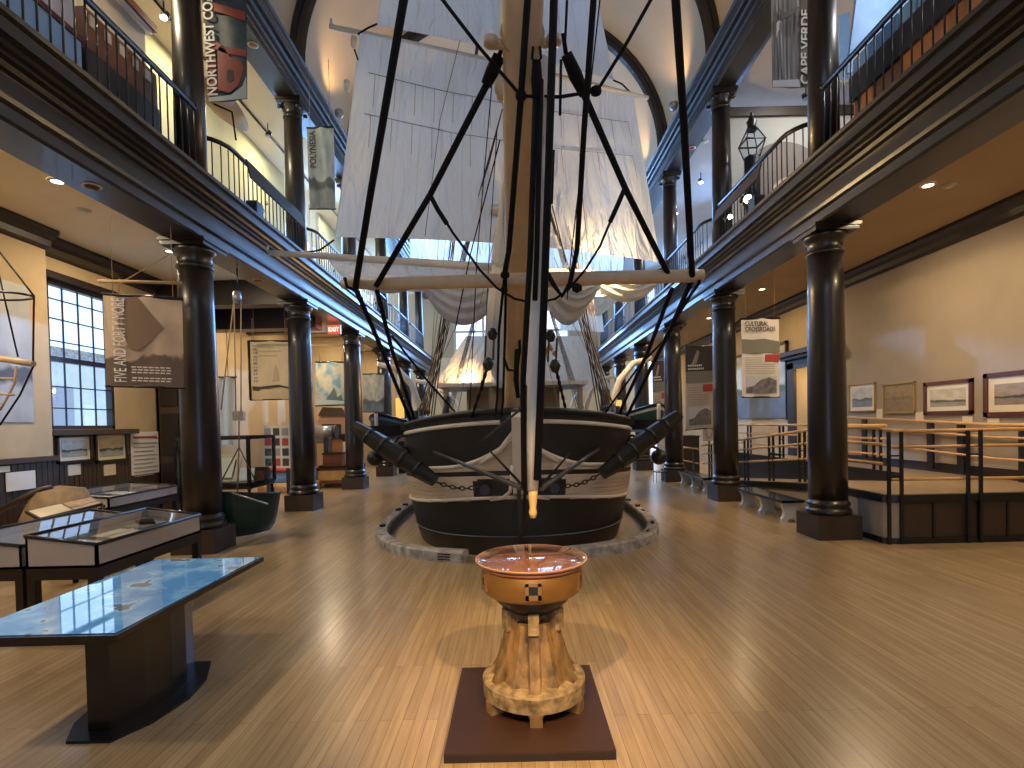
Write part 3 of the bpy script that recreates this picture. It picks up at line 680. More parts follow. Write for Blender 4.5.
# masts and yards
MF, MM, MZ = 8.6, 13.0, 18.5
for nm_, Y, ztop, r in (('foremast', MF, 11.0, .13), ('mainmast', MM, 11.6, .13), ('mizzenmast', MZ, 9.5, .10)):
    MB().tube([(SC, Y, .6), (SC, Y, ztop*.55), (SC, Y, ztop)], [r, r*.9, r*.45], 16).build(nm_, M['spar'], ship)
    MB().box((SC-.35, Y-.2, ztop*.45), (SC+.35, Y+.2, ztop*.45+.06)).build('top', M['white'], ship)
def yard(a, b, r, name='yard', cap=True, mid=None):
    A, B = at(*a), at(*b)
    return MB().tube([A.lerp(B, k/8) for k in range(9)], [r*(.55+.45*math.sin(PI*k/8)) for k in range(9)], 12).build(name, M['white'], ship)
def sail(c, name, m='sail', bil=.25, nu=28, nv=22, foot=.0, reef=0, sidecurve=0.0):
    """c = TL, TR, BL, BR as (px, py, Y)"""
    TL, TR, BL, BR = [at(*p) for p in c]
    nrm = (TR-TL).cross(BL-TL).normalized()
    if nrm.y > 0: nrm = -nrm
    def fn(u, v):
        p = BL.lerp(BR, u).lerp(TL.lerp(TR, u), v)
        w = math.sin(PI*u)*math.sin(PI*min(1, v*1.0))**.7
        p = p+nrm*bil*w + Vector((0, 0, foot*math.sin(PI*u)*(1-v)))
        p += nrm*(.012*math.sin(u*43+v*5)+.02*math.sin(v*9+u*17))*w
        p.x += sidecurve*math.sin(PI*v)*(1 if u > .5 else -1)*abs(u-.5)*2
        return p
    o = MB().grid(fn, nu, nv).build(name, M[m], ship)
    if reef:
        rr = MB(); lines = MB()
        for v in reef if isinstance(reef, (list, tuple)) else (reef,):
            lines.tube([fn(.04+.92*k/30, v)+nrm*.012 for k in range(31)], .006, 5)
            for k in range(15):
                u = .06+.9*k/14; p = fn(u, v)+nrm*.018; q = fn(u+.004, v-.16-.02*math.sin(k*3))+nrm*.018
                rr.tube([p, p.lerp(q, .5)+nrm*.004, q], .0045, 5)
        lines.build('reef_band', M['inkgrey'], o); r_ = rr.build('reef_points', M['hemp'], o); r_['kind'] = 'stuff'
    return o
# fore topsail (braced: left end nearer), topgallant, course
sail([(360, 33, 7.9), (633, 93, 9.3), (335, 237, 7.9), (660, 262, 9.25)], 'fore_topsail', bil=-.28, foot=.10, reef=[.62, .82])
yard((329, 26, 7.9), (648, 98, 9.4), .06, 'fore_topsail_yard')
MB().tube([at(331, 27, 7.9), at(331, 19, 7.9)], .02, 6).build('yard_pin', M['white'], ship)
sail([(392, -95, 8.0), (592, -30, 9.2), (377, 25, 8.0), (614, 80, 9.2)], 'fore_topgallant_sail', bil=-.15, foot=.05)
yard((268, 252.5, 7.5), (684, 280, 9.7), .065, 'fore_yard')
MB().tube([at(267.5, 252, 7.5), at(267.5, 246, 7.5)], .015, 6).build('yard_pin', M['white'], ship)
# gathered fore course: strip, then two hanging bunts
sail([(321, 252, 7.75), (655, 287, 9.4), (352, 288, 7.8), (640, 296, 9.3)], 'fore_course', bil=-.25, foot=-.05)
def bunt(x0, x1, ytop, ybot, Y, name='gathered_sail', m='sail3', depth=.32, skew=0):
    def fn(u, v):
        h = math.sin(PI*u)**.5
        px = x0+(x1-x0)*(.5+(u-.5)*(1-.25*(1-v))) + skew*(1-v)
        py = ytop+(ybot-ytop)*(1-v)*max(.12, h)
        p = at(px, py, Y)
        bulge = math.sin(PI*v)**.6*h
        fold = .022*math.sin(26*v*(1-.25*math.cos(2*PI*u))+3*u)
        return p+Vector((0, -depth*bulge+fold*bulge*2, fold*.5))
    def fb(u, v): q = fn(u, v); h = math.sin(PI*u)**.75; return q+Vector((0, (depth*1.2+.1)*math.sin(PI*v)**.6*h+.01, 0))
    return MB().grid(fn, 26, 30).grid(fb, 14, 14).build(name, M[m], ship)
bunt(410, 517, 276, 326, 8.2); bunt(545, 613, 276, 326, 8.6, skew=-12); bunt(345, 430, 280, 293, 7.9); bunt(585, 668, 276, 303, 9.1)
bunt(540, 608, 279, 312, 8.3)
# jib / staysail cloth hanging along the forestay left of the bowsprit
def drape(pts, name='staysail', m='sail', amp=.02):
    def fn(u, v):
        k = v*(len(pts)-1); i = min(int(k), len(pts)-2); f = k-i
        a, b = pts[i], pts[i+1]
        x = a[0]+(b[0]-a[0])*f; wd = a[1]+(b[1]-a[1])*f; y_ = a[2]+(b[2]-a[2])*f; Y = a[3]+(b[3]-a[3])*f
        return at(x+wd*u, y_, Y+.12*math.sin(u*PI)*-1+amp*math.sin(u*19+v*6))
    return MB().grid(fn, 16, 24).build(name, M[m], ship)
drape([(499, 19, -30, 5.2), (499, 18, 60, 5.4), (505, 12, 120, 5.6), (501, 17, 180, 5.8), (496, 20, 240, 6.0), (488, 19, 300, 6.3), (484, 20, 345, 6.6), (490, 13, 370, 6.7), (498, 4, 388, 6.8)])
drape([(503, 6, 180, 5.3), (491, 18, 262, 5.4), (497, 7, 268, 5.4)], amp=.01)
# main mast sails behind
yard((400, 146, 12.4), (632, 165, 13.6), .07, 'main_topsail_yard')
sail([(408, 148, 12.5), (628, 166, 13.5), (410, 262, 12.5), (622, 288, 13.5)], 'main_topsail', bil=-.3, m='sail')
yard((396, 268, 12.4), (640, 292, 13.6), .07, 'main_yard')
sail([(404, 270, 12.5), (628, 292, 13.5), (440, 300, 12.6), (600, 316, 13.4)], 'main_course', bil=-.3, m='sail2')
sail([(466, 336, 15), (588, 336, 15), (430, 390, 15), (612, 390, 15)], 'mizzen_course', m='sail2', bil=.3)
sail([(560, 290, 19), (600, 296, 19), (560, 330, 19), (604, 332, 19)], 'spanker', m='sail2', bil=.2)
# shrouds with ratlines
def shrouds(xb, xt, Yb, Yt, zb, ztp, n, spread, r=.008, m='ropebrown'):
    for side in (-1, 1):
        L = []
        for k in range(n):
            a = Vector((SC+side*xb, Yb+spread*k, zb)); b = Vector((SC+side*xt, Yt, ztp)); L.append((a, b))
            MB().tube([a, b], r, 6).build('shroud', M[m], ship)
        for a, b in L:
            p_ = a.lerp(b, .06); MB().lathe([(0, -.05), (.035, -.04), (.045, 0), (.035, .04), (0, .05)], p_, 8).build('deadeye', M['black'], ship)
        rl = MB(); z = zb+.4
        while z < ztp-.3:
            t_ = (z-zb)/(ztp-zb); rl.tube([a.lerp(b, t_) for a, b in L], .004, 4); z += .22
        q = rl.build('ratlines', M['rope'], ship); q['kind'] = 'stuff'
shrouds(1.72, .12, 8.9, MF, 1.5, 6.6, 5, .24)
shrouds(1.82, .12, 13.2, MM, 1.5, 7.0, 5, .26)
shrouds(1.75, .12, 18.6, MZ, 1.6, 6.0, 4, .26)
for side in (-1, 1):
    for k in range(3):
        MB().tube([(SC+side*1.74, 10.3+.35*k, 1.5), (SC+side*.06, MF, 10.5)], .012, 6).build('backstay', M['rope2'], ship)
        MB().tube([(SC+side*(.3+.25*k), 6.6+.2*k, 1.66), (SC+side*.1, MF, 3.6+.9*k)], .006, 5).build('running_line', M['hemp'], ship)
    for k in range(6):
        MB().tube([(SC+side*(1.66-.02*k), 8.3+.2*k, 1.55), (SC+side*(.55+.12*k), MF+.1, 4.0+.25*k)], .006, 5).build('running_line', M['hemp'], ship)
# thin lines in front of the topsail
for pts, r in (([(494, 60, 6.5), (477, 256, 7.0), (469, 425, 7.3)], .007), ([(500, 140, 6.5), (470, 256, 7.2), (455, 330, 7.6)], .009), ([(497, 130, 6.6), (489, 256, 7), (483, 390, 7.4)], .006),
               ([(601, -10, 5.5), (590, 90, 6), (571, 256, 6.8), (567, 300, 7)], .008), ([(567, 0, 4), (565, 45, 4.1)], .01), ([(561, 60, 4), (560, 115, 4)], .011), ([(552, 205, 6.8), (566, 262, 7.0)], .007),
               ([(554, 150, 4.2), (552, 204, 4.2)], .008), ([(511, 20, 5), (516, 110, 5), (513, 200, 5.2), (518, 240, 5.2)], .007), ([(460, 40, 7), (440, 120, 7.2), (425, 236, 7.5)], .004)):
    rope(pts, r, name='running_line')
for px, py, Y in ((500, 84, 4.2), (502, 90, 4.2), (354, 42, 7.6), (347, 86, 7.6)):
    c = at(px, py, Y); MB().lathe([(0, -.09), (.04, -.07), (.05, 0), (.04, .07), (0, .09)], c, 12).build('block', M['spar'] if Y < 5 else M['white'], ship)
rope([(334, 240, 7.9), (320, 250, 7.8), (300, 254, 7.7)], .014, name='sheet'); rope([(659, 262, 9.2), (668, 272, 9.3), (672, 276, 9.35)], .014, name='sheet')
rope([(358, 34, 7.9), (368, 28, 7.95), (377, 24, 8)], .014, name='sheet'); rope([(632, 94, 9.3), (622, 84, 9.2), (613, 80, 9.2)], .014, name='sheet')
rope([(352, 42, 7.7), (358, 60, 7.8)], .012, name='sheet')
# deck house and skids
hs = MB().box((SC-1.62, 11.0, 2.34), (SC+1.50, 12.6, 2.42)); hs.build('deck_house_roof', M['white'], ship)
hw = MB()
for x in (-1.45, -.5, .45, 1.35): hw.box((SC+x-.05, 11.05, 1.2), (SC+x+.05, 11.15, 2.34))
hw.box((SC-1.1, 12.0, 1.2), (SC+1.0, 12.5, 2.34)); hw.build('deck_house_wall', M['sail2'], ship)
MB().tube([(SC-1.0, 7.4, 1.3), (SC-1.0, 7.4, 1.72), (SC-.95, 7.4, 1.95)], [.06, .05, .04], 10).build('bitt', M['black'], ship)
MB().box((SC-1.55, 7.0, 1.50), (SC-.15, 7.15, 1.60)).box((SC+.2, 7.0, 1.50), (SC+1.55, 7.15, 1.60)).build('pin_rail', M['black'], ship)
for side in (-1, 1):
    ct = MB().cbox((SC+side*1.62, 7.15, 1.50), (.75, .13, .13), side*-.55); ct.build('cathead', M['black'], ship)
    # davits
    for Y, k in ((9.6, 1), (13.2, .98), (16.8, .95)):
        x0 = 1.72; dv = MB().tube([(SC+side*x0, Y, 1.3), (SC+side*(x0+.03), Y, 1.9), (SC+side*(x0+.16), Y, 2.3), (SC+side*(x0+.42), Y, 2.6), (SC+side*(x0+.75), Y, 2.68)], [.06, .06, .06, .055, .045], 8)
        dv.build('davit', M['white'], ship)
    # gunport patch on the bow quarter
tp = MB()
for sd in (-1, 1):
    tp.grid(lambda u, v: (SC+sd*(1.15+.55*u), 7.7+.9*v, 1.52+.16*math.sin(PI*u)**.5*math.sin(PI*v)**.5+.03*math.sin(9*u+7*v)), 10, 10)
tp.build('deck_canvas', M['black'], ship)
for sd in (-1, 1):
    MB().cbox((SC+sd*.75, 8.0, 1.62), (.34, .5, .22), .2*sd).build('deck_chest', M['hulllow'], ship)
    for Y_ in (7.9, 8.3): MB().tube([(SC+sd*1.5, Y_, 1.45), (SC+sd*1.5, Y_, 1.78)], [.03, .04], 8).build('belaying_post', M['black'], ship)
# gilt figure ornament by right block
orn = MB()
for k in range(9):
    a = k*.8; orn.lathe([(0, -.03), (.025, 0), (0, .03)], at(545+3*math.sin(a*2)+k*1.2, 350+4*math.cos(a*3), 5.2), 8)
orn.build('carved_ornament', mat('gilt carving', (.5, .28, .08), .5), ship)

# anchors: wooden stock, shank, flukes, chain
def anchor(sx, a, b, ballp, chain):
    A, B = at(*a), at(*b); t = thing('anchor', 'anchor with thick black wooden stock jutting out at the %s side of the bow' % LSIDE[sx], 'anchor', tuple(A.lerp(B, .5)), 'bow anchors')
    n = 10; d = (B-A).normalized(); up = Vector((0, 0, 1)); s_ = d.cross(up).normalized(); u = s_.cross(d)
    mb = MB()
    for k in range(n+1):
        f = k/n; w_ = .070+.045*math.sin(PI*f)**.8; p = A.lerp(B, f)
        for i in range(8):
            an = PI/8+i*PI/4; mb.v.append(p+(s_*math.cos(an)+u*math.sin(an))*w_)
    for k in range(n):
        for i in range(8): mb.face([k*8+i, k*8+(i+1) % 8, (k+1)*8+(i+1) % 8, (k+1)*8+i])
    mb.face(list(range(8))[::-1]); mb.face([n*8+i for i in range(8)])
    mb.build('stock', M['black'], t)
    hoops = MB()
    for f in (.2, .38, .62, .8):
        w_ = .074+.045*math.sin(PI*f)**.8; p = A.lerp(B, f); hoops.tube([p-d*.02, p+d*.02], w_*1.04, 8)
    hoops.build('iron_hoop', M['iron'], t)
    C = A.lerp(B, .52); E_ = C+Vector((sx*.05, 1.5, -.02))
    MB().tube([C, E_], .045, 10).build('shank', M['iron'], t)
    MB().tube([E_+Vector((-sx*.05, -.25, .45)), E_+Vector((0, .02, .25)), E_, E_+Vector((0, .02, -.25)), E_+Vector((-sx*.05, -.25, -.45))], [.02, .04, .055, .04, .02], 10).build('arm', M['iron'], t)
    P = at(*ballp); Q = at(ballp[0]-sx*-6, ballp[1]-14, ballp[2]-.3)
    r = .115
    MB().lathe([(0, -r)]+[(r*math.sin(q*PI/10), -r*math.cos(q*PI/10)) for q in range(1, 10)]+[(0, r)], P, 18).build('stock_ball', M['black'], t)
    MB().tube([P, P+Vector((-sx*.10, -.3, .14)), C+Vector((0, .05, 0))], .022, 8).build('ball_rod', M['iron'], t)
    ring = at(404 if sx < 0 else 632, 446, 7.1)
    MB().tube([ring+Vector((.12*math.cos(q*PI/8), .0, .14*math.sin(q*PI/8))) for q in range(17)], .018, 8).build('ring', M['iron'], t)
    # chain
    c0, c1 = at(*chain[0]), at(*chain[1]); nl = 9
    for k in range(nl):
        f = k/nl; p = c0.lerp(c1, f)-Vector((0, 0, .04*math.sin(PI*f))); q = c0.lerp(c1, f+1.25/nl)-Vector((0, 0, .04*math.sin(PI*(f+1/nl))))
        dd = (q-p).normalized(); L = (q-p).length/2; w0 = dd.cross(Vector((0, 1, 0))).normalized() if k % 2 else Vector((0, 1, 0))
        MB().tube([(p+q)/2+dd*L*math.cos(j*PI/6)+w0*.020*math.sin(j*PI/6) for j in range(13)], .008, 6).build('chain_link', M['iron'], t)
anchor(-1, (435, 481, 6.1), (354, 426, 6.4), (375, 458, 7.7), ((436, 482, 6.05), (478, 487, 5.9)))
anchor(1, (602, 474, 6.1), (679, 415, 6.4), (659, 457, 7.7), ((600, 474, 6.05), (562, 486, 5.9)))

# whaleboats on the davits
def boat(name, label, cx, y0, L, beam, zk, depth, m, m2, cat='boat', group=None, tilt=0, loc=None):
    t = thing(name, label, cat, (cx, y0+L/2, zk), group)
    def fn(side):
        def g(u, v):
            y = y0+L*u; s_ = math.sin(PI*min(1, max(0, u)))**.55 if 0 < u < 1 else 0
            sh = .16*(2*abs(u-.5))**2.2
            x = beam/2*s_*(1-(1-v)**2.2)**.6
            return (cx+side*x, y-.10*(1-v)*(.5-u)*-2*(.5 if u < .5 else .5), zk+depth*v*(1)+sh*v+.04*(2*abs(u-.5))**2*(1-v))
        return g
    b_ = MB()
    for sd in (-1, 1): b_.grid(fn(sd), 24, 10, mf=lambda u, v: 1 if .78 < v < .90 else 0)
    b_.build('boat_hull', [m, m2], t)
    gw = MB()
    for sd in (-1, 1): gw.tube([fn(sd)(k/24, 1.0) for k in range(25)], .022, 6)
    gw.build('gunwale', M['black'], t)
    for u in (.25, .45, .65, .8):
        a = Vector(fn(-1)(u, .8)); c = Vector(fn(1)(u, .8)); MB().box((a.x, a.y-.06, a.z-.01), (c.x, a.y+.06, a.z+.01)).build('thwart', M['spar'], t)
    MB().tube([fn(1)(0, v/6) for v in range(7)], .03, 6).build('stem_post', M['white'], t); MB().tube([fn(1)(1, v/6) for v in range(7)], .03, 6).build('stern_post', M['white'], t)
    return t
boat('whaleboat', 'dark blue whaleboat with pale end hanging from davits left of the ship', -2.27, 8.75, 3.9, .78, 1.25, .36, M['teal'], M['bluepaint'], group='hanging whaleboats')
boat('whaleboat', 'dark green whaleboat with cream edge hanging from davits right of the ship', 2.40, 8.75, 3.9, .78, 1.33, .34, M['green'], M['white'], group='hanging whaleboats')
boat('whaleboat', 'second dark whaleboat further aft on the left davits', -2.35, 13.2, 3.8, .75, 1.28, .36, M['teal'], M['bluepaint'], group='hanging whaleboats')

# grey weathered timbers curved round the forefoot
def arc_timber(pts, label, slots=False, w=.17, h=.13):
    P = []
    n = 40; P0 = [Vector((x, y, 0)) for x, y in pts]
    for k in range(n+1):   # Catmull-Rom
        f = k/n*(len(P0)-1); i = min(int(f), len(P0)-2); t_ = f-i
        a, b, c, d = P0[max(i-1, 0)], P0[i], P0[i+1], P0[min(i+2, len(P0)-1)]
        P.append(.5*((2*b)+(c-a)*t_+(2*a-5*b+4*c-d)*t_**2+(3*b-a-3*c+d)*t_**3))
    t = thing('curved_timber', label, 'timber', (P[0].x, P[0].y, 0), 'timbers round the bow')
    mb = MB(); prof = [(-w/2, 0), (w/2, 0), (w/2, h*.85), (w/2-.02, h), (-w/2+.02, h), (-w/2, h*.85)]; m_ = len(prof)
    for i, p in enumerate(P):
        tg = (P[min(i+1, n)]-P[max(i-1, 0)]).normalized(); nn = Vector((tg.y, -tg.x, 0))
        for a, z in prof: mb.v.append(p+nn*a+Vector((0, 0, z)))
    for i in range(n):
        for j in range(m_): mb.face([i*m_+j, i*m_+(j+1) % m_, (i+1)*m_+(j+1) % m_, (i+1)*m_+j])
    mb.face(list(range(m_))); mb.face([n*m_+j for j in range(m_)][::-1])
    mb.build('beam', M['grey'], t)
    cl = MB()
    if slots:
        e = P[-1]; tg = (P[-1]-P[-3]).normalized()
        for z in (.03, .06, .09):
            a = e-tg*.26; cl.cbox((a.x+.0, a.y-.082, z), (.16, .02, .016), math.atan2(tg.y, tg.x))
        cl.build('slot', M['black'], t)
    else:
        for k in (8, 14, 20): cl.cbox(P[k]+Vector((0, 0, h+.005)), (.10, .03, .02), k)
        cl.build('iron_cleat', M['iron'], t)
    br = MB()
    for k in (3, 6, 15): br.cbox(P[k]+Vector((0, 0, h+.01)), (.05, .08, .05), k*.4)
    br.build('bracket', M['black'], t)
arc_timber([(-1.98, 9.9), (-1.98, 8.6), (-1.88, 7.4), (-1.58, 6.65), (-1.15, 6.22), (-.58, 5.98)], 'curved grey timber with three end slots, on the floor left of the bow', True)
arc_timber([(2.0, 9.9), (2.02, 8.4), (1.86, 7.2), (1.50, 6.55), (1.0, 6.18), (.52, 6.0)], 'curved pale timber with dark scars, on the floor at the right of the bow', False)

# ------------------------------------------------------------------ capstan on its board
bx, by = .04, 2.83
t = thing('display_board', 'square dark brown board on the floor under the capstan', 'platform', (bx, by, 0))
MB().box((bx-.395, by-.43, 0), (bx+.395, by+.43, .035)).build('edge', M['beamlo'], t)
MB().box((bx-.395, by-.43, .035), (bx+.395, by+.43, .045)).build('top_sheet', M['board'], t)
cx, cy = .078, 2.87
cap = thing('capstan', 'old weathered wooden capstan with brass band and glass dish, alone in the foreground', 'capstan', (cx, cy, .045))
z0 = .045
MB().lathe([(.19, z0+.05), (.262, z0+.05), (.276, z0+.06), (.278, z0+.135), (.268, z0+.145), (.215, z0+.158), (.19, z0+.158), (.19, z0+.05)], (cx, cy, 0), 48, smooth=False, caps=False).build('base_ring', M['weathlt'], cap)
MB().lathe([(.235, z0+.15), (.205, z0+.20), (.175, z0+.28), (.150, z0+.36), (.137, z0+.43), (.132, z0+.45), (.125, z0+.452), (.09, z0+.46), (.09, z0+.56)], (cx, cy, 0), 6, smooth=False, a0=0, a1=2*PI).build('barrel', M['weath'], cap)
wh = MB().ext([(.0, 0), (.0, .52), (.158, .52), (.160, .40), (.156, .34), (.178, .24), (.215, .13), (.258, .05), (.262, 0)], (0, 0, 0), (1, 0, 0), (0, 0, 1), (0, .05, 0))
proto = None
for k in range(6):
    a = -PI/2+k*PI/3; R = Matrix.Rotation(a, 3, 'Z'); q = MB(); q.f = [list(f) for f in wh.f]; q.uv = wh.uv; q.m = wh.m; q.sm = wh.sm
    q.v = [Vector((cx, cy, z0+.08)) + R @ (v-Vector((0, .025, 0))) for v in wh.v]
    q.build('whelp', M['weath'], cap)
    c = Vector((cx, cy, z0+.03)) + R @ Vector((.245, 0, 0)); q = MB().cbox(c+Vector((0, 0, .0)), (.07, .062, .06), a).cbox(c+Vector((0, 0, .04)), (.045, .075, .05), a); q.build('foot', M['weath'], cap)
    c = Vector((cx, cy, z0+.47)) + R @ Vector((.162, 0, 0)); MB().cbox(c, (.024, .056, .11), a).build('chock', M['weathlt'], cap)
MB().lathe([(.13, z0+.50), (.165, z0+.53), (.195, z0+.555), (.205, z0+.59), (.205, z0+.60)], (cx, cy, 0), 40).build('drumhead_underside', M['black'], cap)
MB().lathe([(.20, z0+.595), (.246, z0+.60), (.258, z0+.61), (.268, z0+.725), (.262, z0+.735)], (cx, cy, 0), 48, caps=False).build('brass_band', M['brass'], cap)
MB().lathe([(.262, z0+.735), (.270, z0+.74), (.288, z0+.755), (.270, z0+.756)], (cx, cy, 0), 48, caps=False).build('drumhead_rim', M['copper'], cap)
for k in range(5):
    a = -PI/2+k*PI*.4; R = Matrix.Rotation(a, 3, 'Z'); c = Vector((cx, cy, z0+.672))+R @ Vector((.264, 0, 0))
    f = MB().cbox(c+R @ Vector((0, -.032, 0)), (.016, .018, .085), a).cbox(c+R @ Vector((0, .032, 0)), (.016, .018, .085), a).cbox(c+Vector((0, 0, .034)), (.016, .08, .016), a).cbox(c-Vector((0, 0, .030)), (.016, .08, .026), a)
    fo = f.build('bar_socket', M['brass'], cap); MB().cbox(c, (.012, .048, .05), a).build('socket_hole', M['black'], fo)
MB().lathe([(0, z0+.68), (.16, z0+.68), (.20, z0+.705), (.245, z0+.75), (.262, z0+.752)], (cx, cy, 0), 48, caps=False).build('dish', M['copper'], cap)
MB().lathe([(.300, z0+.768), (.303, z0+.775), (.296, z0+.781), (0, z0+.779)], (cx, cy, 0), 56).build('glass_top', M['glass'], cap)
MB().lathe([(.270, z0+.752), (.299, z0+.768), (.304, z0+.774), (.303, z0+.779), (.299, z0+.781), (.296, z0+.777), (.266, z0+.757)], (cx, cy, 0), 56, caps=False).build('dish_rim', mat('pale rim', (.42, .22, .13), .3), cap)

# ------------------------------------------------------------------ touch table
tx0, tx1, ty0, ty1, tz = -2.84, -1.985, 2.60, 4.14, .555
tt = thing('map_table', 'low black table with a glowing blue glass map top at lower left', 'table', (-2.165, 3.06, 0))
foot = [(-.11, 0), (.11, 0), (.21, .17), (.255, .42), (.22, .65), (.11, .89), (-.11, .89), (-.22, .65), (-.255, .42), (-.21, .17)]
MB().ext(foot, (-2.165, 2.62, 0), (1, 0, 0), (0, 1, 0), (0, 0, .014)).build('foot_plate', M['iron'], tt)
ped = [(-.07, .09), (.05, .09), (.115, .26), (.14, .45), (.115, .62), (.05, .80), (-.07, .80), (-.13, .62), (-.15, .45), (-.13, .26)]
MB().ext(ped, (-2.165, 2.62, .014), (1, 0, 0), (0, 1, 0), (0, 0, .49)).build('pedestal', M['blackg'], tt)
MB().ext([(0, -.03), (.02, -.045), (tx1-tx0-.02, -.045), (tx1-tx0, -.03), (tx1-tx0, 0), (0, 0)], (tx0, ty0, tz-.005), (1, 0, 0), (0, 0, 1), (0, ty1-ty0, 0)).build('table_top', M['blackg'], tt)
def map_mat():
    m = bpy.data.materials.new('backlit sea chart'); m.use_nodes = True; nt = m.node_tree; L = nt.links.new; b = nt.nodes['Principled BSDF']
    uv = nt.nodes.new('ShaderNodeUVMap'); uv.uv_map = 'UVMap'
    mp = nt.nodes.new('ShaderNodeMapping'); mp.inputs['Scale'].default_value = (1, 1.8, 1); L(uv.outputs[0], mp.inputs[0])
    n = nt.nodes.new('ShaderNodeTexNoise'); n.inputs['Scale'].default_value = 3.2; n.inputs['Detail'].default_value = 7; L(mp.outputs[0], n.inputs[0])
    rp = nt.nodes.new('ShaderNodeValToRGB'); e = rp.color_ramp.elements
    e[0].position = .28; e[0].color = (.06, .20, .38, 1); e[1].position = .72; e[1].color = (.10, .13, .15, 1)
    for p, c in ((.45, (.07, .20, .38)), (.53, (.12, .27, .43)), (.60, (.22, .36, .46)), (.615, (.09, .13, .17))): q = e.new(p); q.color = (*c, 1)
    L(n.outputs[0], rp.inputs[0]); L(rp.outputs[0], b.inputs['Base Color']); L(rp.outputs[0], b.inputs['Emission Color'])
    b.inputs['Emission Strength'].default_value = .42; b.inputs['Roughness'].default_value = .03; b.inputs['Coat Weight'].default_value = .6; b.inputs['Coat Roughness'].default_value = .02
    return m
mp_ = MB(); n_ = len(mp_.v)
mp_.v += [Vector(p) for p in ((tx0+.02, ty0+.02, tz), (tx1-.02, ty0+.02, tz), (tx1-.02, ty1-.02, tz), (tx0+.02, ty1-.02, tz))]; mp_.face([0, 1, 2, 3], [(0, 0), (1, 0), (1, 1), (0, 1)])
mp_.build('map_screen', map_mat(), tt)

# ------------------------------------------------------------------ slanted display cases
def desk_case(label, x0, x1, y0, y1, zb, hl, hr, doc, grp='slanted cases'):
    t = thing('display_case', label, 'display case', ((x0+x1)/2, (y0+y1)/2, 0), grp)
    e = .015
    b_ = MB(); b_.ext([(0, 0), (x1-x0, 0), (x1-x0, hr), (0, hl)], (x0, y0, zb), (1, 0, 0), (0, 0, 1), (0, .02, 0))
    b_.ext([(0, 0), (x1-x0, 0), (x1-x0, hr), (0, hl)], (x0, y1-.02, zb), (1, 0, 0), (0, 0, 1), (0, .02, 0))
    b_.box((x0, y0, zb), (x0+.02, y1, zb+hl)).box((x1-.02, y0, zb), (x1, y1, zb+hr)).box((x0, y0, zb), (x1, y1, zb+.02))
    b_.build('box_side', M['greylilac'], t)
    def top(x, y): return Vector((x, y, zb+hl+(hr-hl)*(x-x0)/(x1-x0)))
    fr = MB()
    for a, b in (((x0, y0), (x1, y0)), ((x1, y0), (x1, y1)), ((x1, y1), (x0, y1)), ((x0, y1), (x0, y0))): fr.tube([top(*a)+Vector((0, 0, .008)), top(*b)+Vector((0, 0, .008))], .014, 6)
    fr.build('lid_frame', M['black'], t)
    MB().grid(lambda u, v: top(x0+(x1-x0)*u, y0+(y1-y0)*v)+Vector((0, 0, .006)), 1, 1, smooth=False).build('glass_lid', M['glass'], t)
    MB().grid(lambda u, v: top(x0+.02+(x1-x0-.04)*u, y0+.02+(y1-y0-.04)*v)-Vector((0, 0, .06)), 1, 1, smooth=False).build('lining', mat('case lining', (.10, .09, .085), .8), t)
    MB().box((x0, y0, zb-.09), (x1, y1, zb)).build('apron', M['beamlo'], t)
    for x, y in ((x0+.03, y0+.03), (x1-.03, y0+.03), (x0+.03, y1-.03), (x1-.03, y1-.03)): MB().box((x-.03, y-.03, 0), (x+.03, y+.03, zb-.09)).build('leg', M['beamlo'], t)
    for k, (u0, u1, v0, v1, mm, nm, lab) in enumerate(doc):
        a = thing(nm, lab, 'document' if nm != 'carved_figure' else 'artifact', tuple(top(x0+(x1-x0)*u0, y0+(y1-y0)*v0)-Vector((0, 0, .058))))
        R_ = lambda u, v: top(x0+(x1-x0)*(u0+(u1-u0)*u), y0+(y1-y0)*(v0+(v1-v0)*v)+.04*(u-.5))-Vector((0, 0, .052))
        MB().grid(R_, 2, 2, smooth=False).build('sheet' if nm != 'carved_figure' else 'body', mm, a)
        if nm == 'open_book':
            MB().tube([R_(.5, 0), R_(.5, 1)], .012, 6).build('spine', M['cardcream'], a)
        if nm == 'carved_figure':
            MB().tube([R_(.1, .5)+Vector((0, 0, .02)), R_(.4, .4)+Vector((0, 0, .03)), R_(.7, .6)+Vector((0, 0, .025)), R_(.95, .5)+Vector((0, 0, .01))], [.02, .035, .03, .01], 8).build('handle', M['plinth'], a)
    return t
cA = atz(31.5, 567.6, .52); cB = atz(97.4, 567.6, .52); cC = atz(204, 531.8, .52)
x0, x1, y0, y1 = -4.02, cB.x, cB.y, cC.y
P_ = M['cardcream']; PW = M['paper']
desk_case('slanted glass-topped grey case behind the map table', cA.x, cB.x, cB.y, cC.y, .52, .245, .17,
          [(.35, .75, .06, .22, P_, 'paper_sheet', 'cream paper sheet lying in the near slanted case'), (.35, .72, .30, .55, P_, 'open_book', 'pale open book lying inside the near slanted case'), (.3, .6, .6, .85, M['inkgrey'], 'carved_figure', 'long dark carved object inside the near slanted case')])
wA = cB.x-cA.x
desk_case('slanted grey case cut off by the left edge of the photo', cA.x-wA-.03, cA.x-.03, cB.y, cC.y, .52, .245, .17, [])
dA = atz(109, 509, .52); dC = atz(176.5, 494.5, .52)
desk_case('slanted grey case standing below the framed prints by the left wall', dA.x-.80, dA.x, dA.y, dC.y, .52, .21, .14,
          [(.2, .7, .15, .32, PW, 'paper_sheet', 'upper white paper leaf in the far slanted case by the wall'), (.25, .8, .45, .65, PW, 'paper_sheet', 'lower white paper leaf in the far slanted case by the wall')])
